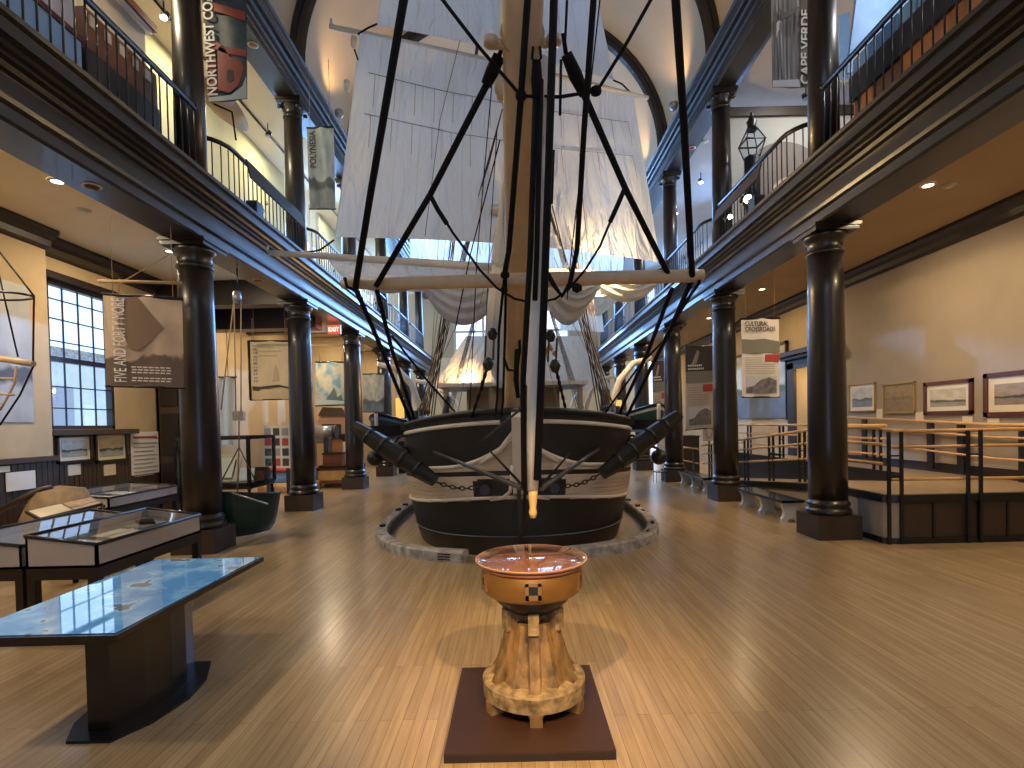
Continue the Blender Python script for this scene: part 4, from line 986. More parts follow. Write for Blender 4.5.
# reading rail with two printed boards and the old buoy basket behind
rp_ = thing('reading_panel', 'tilted reading panel with cream pages and a spearhead picture, between the cases', 'panel', tuple(at(62, 560, 5.0)-Vector((0, 0, 0))))
a0_, a1_, b0_, b1_ = at(25, 511, 5.5), at(92, 497, 6.0), at(40, 519, 5.25), at(103, 503, 5.75)
def quadpanel(a, b, c, d, m, nm, par, th=.012):
    q = MB(); nrm = (Vector(b)-Vector(a)).cross(Vector(c)-Vector(a)).normalized()
    if nrm.z < 0: nrm = -nrm
    q.v = [Vector(p) for p in (a, b, c, d)]+[Vector(p)-nrm*th for p in (a, b, c, d)]
    q.face([0, 1, 2, 3], [(0, 0), (1, 0), (1, 1), (0, 1)]); q.face([7, 6, 5, 4])
    for i in range(4): j = (i+1) % 4; q.face([j, i, 4+i, 4+j])
    return q.build(nm, m, par)
quadpanel(b0_, b1_, a1_, a0_, M['plinth'], 'panel_board', rp_, .03)
def bil(u, v, dz=.004):
    lo = b0_.lerp(b1_, u); hi = a0_.lerp(a1_, u); return lo.lerp(hi, v)+Vector((0, 0, dz))
quadpanel(bil(.03, .08), bil(.50, .08), bil(.50, .92), bil(.03, .92), M['cardcream'], 'page', rp_, .002)
quadpanel(bil(.53, .05), bil(.97, .05), bil(.97, .95), bil(.53, .95), picture_mat('spearhead print', (.42, .28, .14), (.5, .4, .25), (.16, .08, .05), .3, 3, 4), 'picture', rp_, .002)
MB().tube([(b0_+b1_)/2-Vector((0, 0, .02)), Vector(((b0_+b1_).x/2, (b0_+b1_).y/2, 0))], .025, 8).tube([b1_-Vector((0, 0, .02)), Vector((b1_.x, b1_.y, 0))], .02, 8).build('post', M['iron'], rp_)
bk = at(60, 500, 6.2); tb = thing('wooden_tub', 'rounded brown wooden tub half hidden behind the reading panel', 'tub', (bk.x, bk.y, 0))
MB().lathe([(.20, 0), (.36, .05), (.42, .30), (.40, .45), (.36, .60), (.24, .90), (0, .95)], (bk.x, bk.y, 0), 24).build('tub_body', mat('old brown wood', (.22, .15, .08), .7, var=.3, vscale=8), tb)
MB().tube([at(-4, 512, 5.9), at(40, 490, 6.0), at(52, 487, 6.1)], [.03, .035, .03], 8).build('handle_pole', M['plinth'], tb)

# ------------------------------------------------------------------ left wall: mural, prints, labels
def framed(label, pts_x, yz, m, fm, group, mat_c=None, fw=.035, mat_w=.05, xw=None, side=-1, name='framed_picture', glass=True):
    """picture on a side wall. pts: (y0, z0, y1, z1) on wall xw"""
    yA, zA, yB, zB = yz; x = xw; n = -side
    t = thing(name, label, 'picture', (x, (yA+yB)/2, zA), group)
    f = MB(); d = n*.035
    lo, hi = min(x, x+d), max(x, x+d)
    f.box((lo, yA, zA), (hi, yB, zA+fw)).box((lo, yA, zB-fw), (hi, yB, zB)).box((lo, yA, zA), (hi, yA+fw, zB)).box((lo, yB-fw, zA), (hi, yB, zB)); f.build('frame', fm, t)
    d2 = n*.015
    p0, p1 = ((x+d2, yB-fw, zA+fw), (x+d2, yA+fw, zA+fw)) if side > 0 else ((x+d2, yA+fw, zA+fw), (x+d2, yB-fw, zA+fw))
    MB().panel(p0, p1, (0, 0, zB-zA-2*fw), .008).build('mat_board', mat_c or M['cardcream'], t)
    d3 = n*.018; w_ = fw+mat_w
    p0, p1 = ((x+d3, yB-w_, zA+w_), (x+d3, yA+w_, zA+w_)) if side > 0 else ((x+d3, yA+w_, zA+w_), (x+d3, yB-w_, zA+w_))
    MB().panel(p0, p1, (0, 0, zB-zA-2*w_), .004).build('print', m, t)
    return t
def card(label, x, yA, zA, yB, zB, side, m=None, name='wall_label', grp=None, cat='label'):
    n = -side; p0, p1 = ((x+n*.012, yB, zA), (x+n*.012, yA, zA)) if side > 0 else ((x+n*.012, yA, zA), (x+n*.012, yB, zA))
    o = MB().panel(p0, p1, (0, 0, zB-zA), .010).build(name, m or M['cardcream']); return tag(o, label, cat, grp)
def wallrect(px0, py0, px1, py1, X):
    a = atx(px0, py0, X); b = atx(px1, py1, X); return min(a.y, b.y), min(a.z, b.z), max(a.y, b.y), max(a.z, b.z)
XL = -6.91
sea = lambda n, s, sk=(.60, .56, .45), se=(.30, .32, .28), dk=(.07, .07, .07), h=.4, sc=3.2: picture_mat(n, sk, se, dk, h, sc, s, .35)
yA, zA, _, _ = wallrect(57, 464, 57, 464, XL); 
def wr(px0, pyT, px1, pyB, X):
    a = atx(px0, pyT, X); b = atx(px0, pyB, X); c = atx(px1, pyB, X); return (a.y, b.z, c.y, a.z) if a.y < c.y else (c.y, b.z, a.y, a.z)
framed('dark framed sea print of a whale hunt, left of the two under the window', None, wr(57, 435, 93, 464, -6.88), sea('print whale hunt', 1), M['beamlo'], 'prints under the window', xw=XL, side=-1)
framed('dark framed sea print with a breaching shape, right of the two under the window', None, wr(95.5, 433, 128, 463, -6.88), sea('print breaching', 2, (.62, .50, .28)), M['beamlo'], 'prints under the window', xw=XL, side=-1)
card('small cream label under the left framed print', XL, *wr(68, 465, 81, 476, -6.9)[:4], -1, grp='left wall labels')
card('small cream label under the right framed print', XL, *wr(104, 465, 116, 476, -6.9)[:4], -1, grp='left wall labels')
pw = wr(130, 432, 159, 476, XL)
o = card('tall white text sheet with a red line beside the dark shutter door', XL, *pw, -1, PW, name='text_sheet', cat='poster')
tb_ = MB().panel((XL+.02, pw[0]+.05, pw[3]-.12), (XL+.02, pw[2]-.05, pw[3]-.12), (0, 0, .035), .004); tb_.build('red_line', M['redink'], o)
tl = MB()
for k in range(9): tl.panel((XL+.02, pw[0]+.05, pw[3]-.22-.075*k), (XL+.02, pw[2]-.06-.05*(k % 3), pw[3]-.22-.075*k), (0, 0, .018), .003)
tl.build('text_lines', M['inkgrey'], o)
for (a, b, c, d), lb_ in (((-6, 467, 10, 473), 'narrow cream label on the wainscot at the photo edge'), ((6, 473, 36, 492), 'white line drawing sheet pinned on the wainscot')):
    card(lb_, -6.68, *wr(a, b, c, d, -6.67), -1, PW if 'white' in lb_ else P_, grp=None)
mural = wr(-60, 262, 34, 422, -6.71)
mo = MB().panel((-6.705, mural[0], mural[1]), (-6.705, mural[2], mural[3]), (0, 0, mural[3]-mural[1]), .01)
mo = MB().panel((-6.705, mural[0], mural[1]), (-6.705, mural[2], mural[1]), (0, 0, mural[3]-mural[1]), .01).build('photo_mural', picture_mat('grey ship mural', (.42, .43, .42), (.38, .38, .37), (.10, .10, .11), .35, 3, 8, .35))
tag(mo, 'large grey photograph of a rigged deck on the left wall behind the lookout hoops', 'mural')
lk = thing('lookout_model', 'wooden masthead lookout frame with iron hoops hanging at the left edge', 'model', tuple(at(0, 400, 5.4)))
for cy_, rx_ in ((296, 33), ):
    c = at(0, cy_, 5.4); MB().tube([c+Vector((.30*math.cos(q*PI/12), .18*math.sin(q*PI/12), 0)) for q in range(25)], .012, 6).build('hoop', M['iron'], lk)
MB().tube([at(-2, 250, 5.4), at(34, 296, 5.4), at(33, 367, 5.4), at(20, 395, 5.4), at(0, 425, 5.4)], .009, 6).tube([at(-2, 270, 5.4), at(18, 357, 5.4)], .008, 6).build('stay', M['rope'], lk)
MB().tube([at(-10, 357, 5.4), at(34, 364, 5.4)], .032, 8).tube([at(-8, 378, 5.4), at(16, 379, 5.4)], .014, 6).tube([at(-8, 393, 5.4), at(14, 395, 5.4)], .014, 6).tube([at(16, 366, 5.4), at(15, 382, 5.4), at(6, 400, 5.4), at(0, 410, 5.4)], .012, 6).build('crosstree', M['spar'], lk)
MB().tube([at(-6, 240, 5.4), at(-6, 425, 5.4)], .03, 8).build('pole', M['spar'], lk)

# hanging banners
def banner(label, name, TL, TR, BL, BR, m, cat='banner', rod=True, group=None, rodm='iron'):
    TL, TR, BL, BR = [Vector(p) for p in (TL, TR, BL, BR)]
    t = thing(name, label, cat, tuple((TL+TR)/2), group)
    nrm = (TR-TL).cross(TL-BL).normalized()
    nrm = nrm if nrm.y < 0 else -nrm
    q = MB().grid(lambda u, v: BL.lerp(BR, u).lerp(TL.lerp(TR, u), v)+nrm*.006+nrm*.012*math.sin(u*9+v*3), 12, 12)
    q.grid(lambda u, v: BL.lerp(BR, u).lerp(TL.lerp(TR, u), v)-nrm*.002+nrm*.012*math.sin(u*9+v*3), 12, 12)
    q.build('cloth', m, t)
    if rod:
        MB().tube([TL-(TR-TL)*.02, TR+(TR-TL)*.02], .018, 8).build('top_rod', M[rodm], t)
        MB().tube([BL-(BR-BL)*.02, BR+(BR-BL)*.02], .014, 8).build('bottom_rod', M[rodm], t)
    zc = 8.0 if TL.z > 4.7 else 4.48
    hg = MB(); 
    for q_ in (TL.lerp(TR, .12), TL.lerp(TR, .88)): hg.tube([q_, (q_.x, q_.y, zc)], .004, 5)
    if TL.z < zc: hg.build('hanging_cord', M['hemp'], t)
    def P(u, v, d=.022): return BL.lerp(BR, u).lerp(TL.lerp(TR, u), v)+nrm*d
    return t, P
def bp4(px, Y, wrap=None): return [at(*p, Y) for p in px]
def fpoly(P, pts, m, name, par, d=.022):
    q = MB(); q.v = [P(u, v, d) for u, v in pts]+[P(u, v, d-.004) for u, v in pts]; n = len(pts)
    q.face(list(range(n))); q.face(list(range(n, 2*n))[::-1])
    for i in range(n): j = (i+1) % n; q.face([i, j, n+j, n+i])
    return q.build(name, m, par)
LET = mat('white lettering', (.75, .72, .66), .6); LETD = mat('dark lettering', (.05, .035, .03), .6)
# FIVE AND FORTY MORE
t, P = banner('sepia banner reading FIVE AND FORTY MORE with a whale tail, hung by the left window', 'hanging_banner', at(103, 294, 6.0), at(182, 299, 6.3), at(107, 386, 6.0), at(184, 388, 6.3), picture_mat('sepia shore print', (.55, .40, .26), (.16, .10, .065), (.14, .085, .055), .30, 4, 3, .25), group='hanging banners')
fpoly(P, [(.27, .97), (.42, .99), (.75, .66), (.60, .52), (.42, .40), (.30, .42), (.22, .62)], mat('sepia tail print', (.20, .13, .075), .7), 'printed_tail', t, .024)
fpoly(P, [(.02, .98), (.16, .98), (.18, .65), (.30, .45), (.12, .48), (.05, .6)], mat('pale sepia print', (.58, .44, .27), .7), 'printed_light', t, .023)
text_part('lettering', 'FIVE AND FORTY MORE', .17, P(.26, .05, .03), P(.26, .95)-P(.26, .05), P(0, .5)-P(1, .5), LET, t, width=(P(.26, .96)-P(.26, .05)).length, bold=0)
tl = MB()
for k in range(5):
    for j in range(7):
        u0 = .32+.075*j+.01*(k % 2); v0 = (.21, .18, .15, .09, .06)[k]
        if u0 < .88: a, b, c, d = P(u0, v0, .025), P(u0+.06, v0, .025), P(u0+.06, v0+.012, .025), P(u0, v0+.012, .025); n = len(tl.v); tl.v += [a, b, c, d]; tl.face([n, n+1, n+2, n+3])
tl.build('text_lines', LET, t)
MB().tube([at(98, 281, 6.0), at(182, 283, 6.3)], .02, 8).tube([at(119, 279, 6.1), at(119, 295, 6.1)], .006, 5).tube([at(170, 254, 6.3), at(122, 282, 6.1)], .006, 5).build('hanging_rod', M['hemp'], t)
# left aisle banners
YB = 11.0
t, P = banner('framed cream chart banner with a long dark serpent shape, left aisle', 'hanging_banner', at(249, 341, YB), at(290, 341, YB), at(251, 400, YB), at(292, 399, YB), picture_mat('cream chart', (.68, .54, .32), (.60, .45, .25), (.62, .46, .26), .2, 3, 12, .15), group='hanging banners')
for e in (((0, 0), (0, 1)), ((1, 0), (1, 1))): MB().tube([P(*e[0]), P(*e[1])], .025, 8).build('side_frame', M['beamlo'], t)
fpoly(P, [(.06, .16), (.06, .23), (.24, .22), (.5, .24), (.7, .25), (.98, .2), (.98, .17), (.72, .21), (.5, .20), (.24, .18), (.22, .15)], M['ink'], 'printed_serpent', t, .026)
fpoly(P, [(.52, .32), (.74, .32), (.70, .34), (.68, .52), (.64, .60), (.60, .52), (.57, .34)], mat('cream ship print', (.52, .40, .24), .7), 'printed_ship', t, .026)
tk = MB()
for k in range(11):
    v0 = .30+.06*k; h_ = .018+.018*(k % 3 != 1)
    for u0, u1 in (((.10, .19),) if k % 2 else ((.10, .13), (.16, .19))):
        n = len(tk.v); tk.v += [P(u0, v0, .025), P(u1, v0, .025), P(u1, v0+h_, .025), P(u0, v0+h_, .025)]; tk.face([n, n+1, n+2, n+3])
tk.build('lettering', M['inkgrey'], t)
tk = MB()
for k, (v0, ln) in enumerate(((.94, .75), (.915, .7), (.89, .4), (.82, .6), (.74, .5))):
    n = len(tk.v); u0 = .2; tk.v += [P(u0, v0, .025), P(u0+ln, v0, .025), P(u0+ln, v0+.008, .025), P(u0, v0+.008, .025)]; tk.face([n, n+1, n+2, n+3])
tk.build('text_lines', M['inkgrey'], t)
MB().tube([at(252, 318, YB), at(252, 341, YB)], .006, 5).tube([at(286, 318, YB), at(286, 341, YB)], .006, 5).build('hanger', M['hemp'], t)
t, P = banner('pale blue and cream sailing print banner between the second and third left columns', 'hanging_banner', at(316, 362, 13.6), at(346, 362, 13.6), at(316, 406, 13.6), at(346, 405, 13.6), picture_mat('blue cream sky', (.66, .62, .46), (.20, .38, .48), (.5, .52, .46), .10, 4, 21, .2, (.22, .42, .52)), group='hanging banners')
fpoly(P, [(.28, .08), (.62, .42), (.72, .18), (.85, .25), (.92, .08)], mat('teal grey print', (.13, .20, .19), .7), 'printed_sailboat', t, .026)
fpoly(P, [(.0, .02), (1, .02), (1, .09), (.0, .16)], mat('pale water print', (.55, .62, .60), .7), 'printed_water', t, .027)
MB().tube([at(309, 345, 13.6), at(350, 346, 13.6)], .012, 6).tube([at(320, 346, 13.6), at(320, 362, 13.6)], .005, 5).tube([at(342, 346, 13.6), at(342, 362, 13.6)], .005, 5).build('hanger', M['hemp'], t)
t, P = banner('dim blue seascape banner just right of the third left column, above the whaleboat', 'hanging_banner', at(363, 374, 15.8), at(384, 374, 15.8), at(363, 412, 15.8), at(384, 412, 15.8), picture_mat('dim blue sea', (.45, .45, .38), (.14, .20, .24), (.12, .13, .13), .3, 5, 31, .5), group='hanging banners')
# gallery banners
t, P = banner('dark blue and red banner reading NORTHWEST COAST beside the upper left column', 'hanging_banner', at(200, -40, 7.3), at(245, -40, 7.3), at(210, 103, 7.3), at(247.5, 99.5, 7.3), mat('deep blue print', (.040, .060, .075), .6, var=.4, vscale=5), rod=False, group='hanging banners')
redp = mat('dark red print', (.26, .045, .035), .6)
for pts in ([(0, .06), (.22, .06), (.25, .30), (.18, .42), (0, .40)], [(.2, .64), (.6, .60), (1, .55), (1, .62), (.6, .66), (.2, .70)], [(.25, .08), (.55, .05), (.8, .10), (.95, .22), (.85, .28), (.6, .30), (.42, .40), (.3, .36)], [(.15, .38), (.5, .33), (1, .30), (1, .35), (.5, .38), (.15, .44)], [(0, .72), (.3, .76), (.6, .90), (1, .95), (1, 1), (0, 1)]): fpoly(P, pts, redp, 'printed_shape', t, .024)
fpoly(P, [(.50, .14), (.58, .12), (.68, .14), (.68, .20), (.58, .22), (.50, .20)], M['ink'], 'printed_eye', t, .027)
fpoly(P, [(.0, 0), (1, 0), (1, .16), (.9, .09), (.6, .035), (.0, .03)], mat('pale corner print', (.42, .47, .47), .6), 'printed_corner', t, .027)
text_part('lettering', 'NORTHWEST COAST', .19, P(.24, .04, .032), P(.24, .9)-P(.24, .04), P(0, .5)-P(1, .5), LET, t, width=(P(.24, .84)-P(.24, .04)).length)
t, P = banner('pale banner reading POLYNESIA with a misty landscape beside the second upper left column', 'hanging_banner', at(307, 128, 9.4), at(333.5, 127, 9.4), at(310, 209, 9.4), at(335.5, 209, 9.4), picture_mat('misty print', (.45, .52, .50), (.30, .34, .34), (.10, .12, .12), .30, 4, 41, .5), group='hanging banners')
text_part('lettering', 'POLYNESIA', .15, P(.32, .50, .03), P(.3, .9)-P(.3, .5), P(0, .5)-P(1, .5), LETD, t, width=(P(.3, .95)-P(.3, .50)).length)
t, P = banner('grey banner of a draped figure reading CAPE VERDE beside the upper right column', 'hanging_banner', at(770, -40, 7.3), at(811, -40, 7.3), at(772, 88, 7.3), at(810, 88, 7.3), picture_mat('draped figure print', (.40, .37, .34), (.36, .34, .32), (.22, .19, .17), .5, 3, 51, .45), rod=False, group='hanging banners')
fpoly(P, [(.72, 0), (1, 0), (1, 1), (.72, 1)], mat('olive strip print', (.13, .11, .07), .7), 'printed_strip', t, .024)
fpoly(P, [(.0, .0), (.72, .0), (.72, .06), (.0, .05)], mat('pale base print', (.55, .56, .58), .7), 'printed_base', t, .024)
for u0, w_ in ((.05, .06), (.16, .03), (.26, .05), (.38, .03), (.48, .05), (.60, .03)): fpoly(P, [(u0, .06), (u0+w_, .07), (u0+w_*1.1, .55), (u0+w_*.6, .78), (u0+.01, .5)], mat('fold shade print', (.16, .14, .125), .7), 'printed_fold', t, .025)
fpoly(P, [(.22, .52), (.70, .60), (.70, .63), (.28, .58), (.2, .62)], mat('fold shade print', (.16, .14, .125), .7), 'printed_fold', t, .026)
fpoly(P, [(.10, .38), (.18, .45), (.20, .52), (.12, .50)], PW, 'printed_hand', t, .028)
text_part('lettering', 'CAPE VERDE', .16, P(.94, .02, .032), P(.9, .9)-P(.9, .04), P(0, .5)-P(1, .5), LET, t, width=(P(.9, .60)-P(.9, .02)).length)
# right aisle banners
def text_banner(label, px, Y, title, dark):
    t, P = banner(label, 'hanging_banner', *[at(*p, Y) for p in px], M['paper'] if not dark else mat('pale grey text print', (.50, .46, .40), .7), group='hanging banners')
    fpoly(P, [(0, .56), (1, .56), (1, .70), (.8, .72), (.6, .74), (.3, .73), (0, .74)], picture_mat('harbour strip '+label[:9], (.45, .45, .42), (.22, .22, .18), (.08, .08, .07), .3, 5, 61, .5), 'printed_harbour', t, .024)
    fpoly(P, [(.62, .45), (1, .45), (1, .54), (.62, .54)], M['redink'], 'red_patch', t, .026)
    fpoly(P, [(.10, .05), (.92, .05), (.92, .27), (.10, .27)], mat('pale sky print', (.50, .52, .56), .7), 'printed_sky', t, .024)
    fpoly(P, [(.10, .05), (.92, .05), (.92, .21), (.72, .25), (.5, .22), (.3, .14), (.10, .12)], mat('grey hill print', (.15, .15, .17), .7, var=.4, vscale=12), 'printed_hill', t, .026)
    tk = MB()
    for k in range(8):
        v0 = .30+.028*k; ln = .8 if k < 5 else .45
        n = len(tk.v); tk.v += [P(.08, v0, .025), P(.08+ln, v0, .025), P(.08+ln, v0+.006, .025), P(.08, v0+.006, .025)]; tk.face([n, n+1, n+2, n+3])
    tk.build('text_lines', M['inkgrey'], t)
    if title:
        text_part('lettering', title[0], .12, P(.09, .905, .03), P(1, .5)-P(0, .5), (0, 0, 1), LETD, t, width=(P(.72, 0)-P(.09, 0)).length, bold=.001)
        text_part('lettering', title[1], .12, P(.09, .835, .03), P(1, .5)-P(0, .5), (0, 0, 1), LETD, t, width=(P(.90, 0)-P(.09, 0)).length, bold=.001)
    if dark:
        fpoly(P, [(0, .70), (1, .70), (1, 1), (0, 1)], M['ink'], 'dark_photo', t, .027)
        fpoly(P, [(.2, .78), (.42, .96), (.5, .93), (.40, .80)], M['inkgrey'], 'printed_figure', t, .029)
        tk = MB()
        for r_, v0 in enumerate((.76, .72)):
            for j in range(8 if r_ == 0 else 9):
                u0 = .08+.065*j; n = len(tk.v); tk.v += [P(u0, v0, .030), P(u0+.045, v0, .030), P(u0+.045, v0+.022, .030), P(u0, v0+.022, .030)]; tk.face([n, n+1, n+2, n+3])
        tk.build('lettering', LET, t)
    return t
text_banner('tall pale banner reading CULTURAL CROSSROADS hanging in the right aisle', [(741, 319), (779, 318), (742, 397), (779, 397)], 9.6, ('CULTURAL', 'CROSSROADS'), False)
text_banner('tall banner with dark photo top and red patch, between the second and third right columns', [(685, 347), (713, 346), (686, 430), (713, 428)], 12.0, None, True)
text_banner('narrow banner with dark photo top, left of the third right column', [(652, 362), (666, 361), (653, 430), (667, 429)], 14.6, None, True)

# ------------------------------------------------------------------ left aisle: block and tackle, green boat, glass case
tk_ = thing('block_and_tackle', 'white pulley block and hemp ropes hanging from the left beam', 'pulley', tuple(at(237, 268, 7.9)))
MB().tube([at(237, 268, 7.9), at(237, 292, 7.9)], .012, 6).build('hook', M['iron'], tk_)
c = at(237, 297, 7.9); MB().lathe([(0, -.10), (.05, -.08), (.065, 0), (.05, .08), (0, .10)], c, 12).build('upper_block', M['metalgrey'], tk_)
for (a, b) in (((234, 300), (221, 410)), ((234, 300), (236, 415)), ((241, 300), (241, 415)), ((237, 300), (232, 360))):
    if a == (237, 300): continue
    MB().tube([at(*a, 7.9), at(*b, 7.9)], .010, 6).build('rope', M['hemp'], tk_)
c = at(239, 416, 7.9); MB().box((c.x-.08, c.y-.04, c.z-.07), (c.x+.08, c.y+.04, c.z+.07)).build('lower_block', M['metalgrey'], tk_)
MB().tube([at(239, 421, 7.9), at(239, 447, 7.9)], .010, 6).tube([at(239, 447, 7.9), at(222, 480, 7.9)], .010, 6).tube([at(239, 447, 7.9), at(256, 482, 7.9)], .010, 6).tube([at(239, 447, 7.9), at(237, 500, 7.9), at(236, 520, 7.9)], .010, 6).build('sling', M['rope2'], tk_)
gb = thing('green_boat', 'dark green clinker boat end standing on the floor behind the first left column', 'boat', tuple(atz(245, 540, 0)))
g0 = atz(246, 541, 0)
def gfn(u, v):
    a = -PI*.5+PI*u*1.0; r = .58*(.70+.30*v**.5); zz = .05+.56*v+.10*math.cos(a)**2*v
    return (g0.x-.32+r*math.sin(PI*(u-.5))*1.0, g0.y+.55-r*1.3*math.cos(PI*(u-.5)), zz)
MB().grid(gfn, 24, 6, smooth=False, mf=lambda u, v: int(v*6) % 2).build('boat_hull', [M['green'], mat('darker green strake', (.010, .035, .030), .35)], gb)
MB().tube([gfn(k/24, 1) for k in range(25)], .02, 6).build('gunwale', M['black'], gb)
MB().tube([gfn(.5, 0), gfn(.5, .5), gfn(.5, 1)], .035, 6).build('stem_post', M['black'], gb)
MB().grid(lambda u, v: Vector(gfn(u, .96)).lerp(Vector((g0.x-.32, g0.y+.55, .55)), v), 24, 2).build('interior', M['black'], gb)
MB().tube([at(232, 493, 7.0), at(268, 504, 7.0)], .012, 6).build('harpoon_shaft', M['metalgrey'], gb)
# table vitrine
gc = thing('glass_case', 'tall glass vitrine on turned legs holding a framed document, left aisle', 'display case', (-5.0, 9.4, 0))
zA_, zB_ = .62, 1.42; X0, X1, Y0_, Y1_ = -5.75, -4.52, 9.0, 9.95
f = MB()
for x in (X0, X1):
    for y in (Y0_, Y1_): f.box((x-.025, y-.025, zA_), (x+.025, y+.025, zB_))
for z in (zA_, zB_):
    f.box((X0, Y0_-.025, z-.03), (X1, Y0_+.025, z+.03)).box((X0, Y1_-.025, z-.03), (X1, Y1_+.025, z+.03)).box((X0-.025, Y0_, z-.03), (X0+.025, Y1_, z+.03)).box((X1-.025, Y0_, z-.03), (X1+.025, Y1_, z+.03))
f.build('frame', M['blackg'], gc)
MB().box((X0, Y0_, zA_-.08), (X1, Y1_, zA_)).build('case_floor', M['beamlo'], gc)
g_ = MB().panel((X0, Y0_, zA_), (X1, Y0_, zA_), (0, 0, zB_-zA_), .004).panel((X1, Y0_, zA_), (X1, Y1_, zA_), (0, 0, zB_-zA_), .004).panel((X1, Y0_, zB_), (X0, Y0_, zB_), (0, Y1_-Y0_, 0), .004)
g_.build('glass_pane', M['glass'], gc)
for x in (X0+.05, X1-.03):
    for y in (Y0_+.05, Y1_-.05): MB().lathe([(.035, .54), (.025, .50), (.035, .44), (.028, .2), (.02, .1), (.03, .05), (.02, 0)], (x, y, 0), 10).build('leg', M['blackg'], gc)
dfm = thing('framed_document', 'cream framed document leaning inside the tall glass vitrine', 'document', (-5.3, 9.5, .63))
MB().panel((-5.72, 9.40, .64), (-4.95, 9.40, .64), (0, .25, .48), .03).build('frame', mat('pale frame', (.55, .42, .24), .5), dfm)
MB().panel((-5.64, 9.42, .71), (-5.03, 9.42, .71), (0, .18, .345), .004).build('sheet', P_, dfm)
for o_ in dfm.children:
    if o_.name.startswith('sheet'): o_.location.y -= .03
lb2 = tag(MB().panel((-4.88, 9.35, .66), (-4.62, 9.35, .66), (0, .06, .22), .01).build('case_label', PW), 'white label card propped in the tall glass vitrine', 'label')
bx2 = thing('small_chest', 'small dark chest at the back of the tall glass vitrine', 'box', (-4.68, 9.7, .63))
MB().box((-4.85, 9.6, .63), (-4.56, 9.8, .86)).build('chest_body', M['woodred'], bx2); MB().box((-4.86, 9.59, .82), (-4.55, 9.81, .86)).build('lid', M['beamlo'], bx2)
# back items of the left aisle
pv = thing('pale_banner', 'tall pale grey-blue drop cloth in the opening behind the first left column', 'banner', tuple(at(228, 376, 10.5)))
MB().grid(lambda u, v: at(219+17*u, 445-68*v, 11.0+.05*math.sin(u*9)), 8, 8).build('cloth', mat('pale blue cloth', (.48, .54, .60), .7), pv); q = at(228, 377, 11.0); MB().tube([at(218, 377, 11.0), at(237, 377, 11.0)], .015, 6).tube([q, (q.x, q.y, 4.3)], .006, 5).build('hanging_rod', M['iron'], pv)
cw = [('collage_panel', 'panel of small photographs behind the glass vitrine', (264, 424, 290, 466), 12.2, 'panel'), ('window_shade', 'white gridded window shade panel above the photograph panel', (262, 402, 288, 426), 16.9, 'panel')]
t = thing('photo_collage', cw[0][1], 'panel', tuple(at(277, 470, 12.6)))
a, b = at(264, 468, 12.6), at(291, 468, 12.6); hgt = at(264, 425, 12.6).z-a.z
MB().panel(a, b, (0, 0, hgt), .03).build('panel_board', P_, t)
ph = MB(); random.seed(3)
for r_ in range(4):
    for c_ in range(3):
        p = a.lerp(b, .06+c_*.32)+Vector((0, -.012, hgt*(.05+.235*r_))); ph.panel(p, p+Vector((.15, 0, 0)), (0, 0, hgt*.17), .004, m=(r_*3+c_*2) % 4)
MB().box((a.x+.05, a.y+.0, 0), (a.x+.12, a.y+.05, a.z)).build('leg', M['beamlo'], t); MB().box((b.x-.12, b.y+.0, 0), (b.x-.05, b.y+.05, b.z)).build('leg', M['beamlo'], t)
ph.build('photographs', [M['ink'], M['inkgrey'], M['redink'], M['plinth']], t)
sb('window_2', tuple(at(262, 428, 16.95)), tuple(at(288, 402, 17.0)+Vector((0, .02, 0))), mat('white lit shade', (.7, .66, .66), .6, emit=(.8, .78, .85), estr=.35))
sb('wall_left_aisle_screen', (-XW, 17.02, 0), (-4.9, 17.15, 4.48), M['tan'])
wd = MB()
for x in (262, 275, 288): q = at(x, 428, 16.9); wd.box((q.x-.03, q.y-.02, q.z), (q.x+.03, q.y+.02, at(x, 402, 16.9).z))
for y in (428, 415, 402): q = at(262, y, 16.9); wd.box((q.x, q.y-.02, q.z-.03), (at(288, y, 16.9).x, q.y+.02, q.z+.03))
struct('trim_30', wd, M['woodframe'])
pt = thing('museum_display', 'rounded display plinth with red and blue edge left of the second column', 'plinth', tuple(atz(280, 480, 0)))
q = atz(284, 487, 0)+Vector((.35, -.5, 0)); MB().lathe([(.75, 0), (.75, .22), (.70, .24), (0, .24)], (q.x+.1, q.y-.15, 0), 32).build('base', M['wood'], pt)
MB().lathe([(.66, .24), (.66, .50), (0, .50)], (q.x+.1, q.y-.15, 0), 32).build('body', M['bluewall'], pt)
MB().lathe([(.68, .50), (.68, .56), (0, .57)], (q.x+.1, q.y-.15, 0), 32).build('red_edge', M['redink'], pt)
def stand(label, px0, py0, px1, py1, Y, m, name, cat, extra=None, depth=.3):
    a, b = at(px0, py1, Y), at(px1, py1, Y); top = at(px0, py0, Y).z
    t = thing(name, label, cat, ((a.x+b.x)/2, Y, a.z)); MB().box((a.x, Y, a.z), (b.x, Y+depth, top)).build('body', m, t)
    MB().box((a.x-.02, Y-.02, top-.04), (b.x+.02, Y+depth+.02, top)).build('rim', M['beamlo'], t)
    if extra: MB().panel((a.x+.05, Y-.005, a.z+(top-a.z)*.2), (b.x-.05, Y-.005, a.z+(top-a.z)*.2), (0, 0, (top-a.z)*.6), .01).build('front_panel', extra, t)
    return t
stand('low curved wooden stage holding trunks, between second and third left columns', 310, 468, 350, 484, 13.6, M['woodred'], 'exhibit_stage', 'platform', M['wood'], 1.4)
stand('brown leather sea trunk on the low stage', 323, 453, 342, 468, 13.9, M['woodred'], 'sea_trunk', 'trunk', M['woodred'])
stand('tall green-grey cabinet with framed opening beside the second left column', 316, 436, 330, 474.5, 15.7, mat('grey green cabinet', (.10, .11, .09), .6), 'cabinet', 'cabinet', M['hemp'])
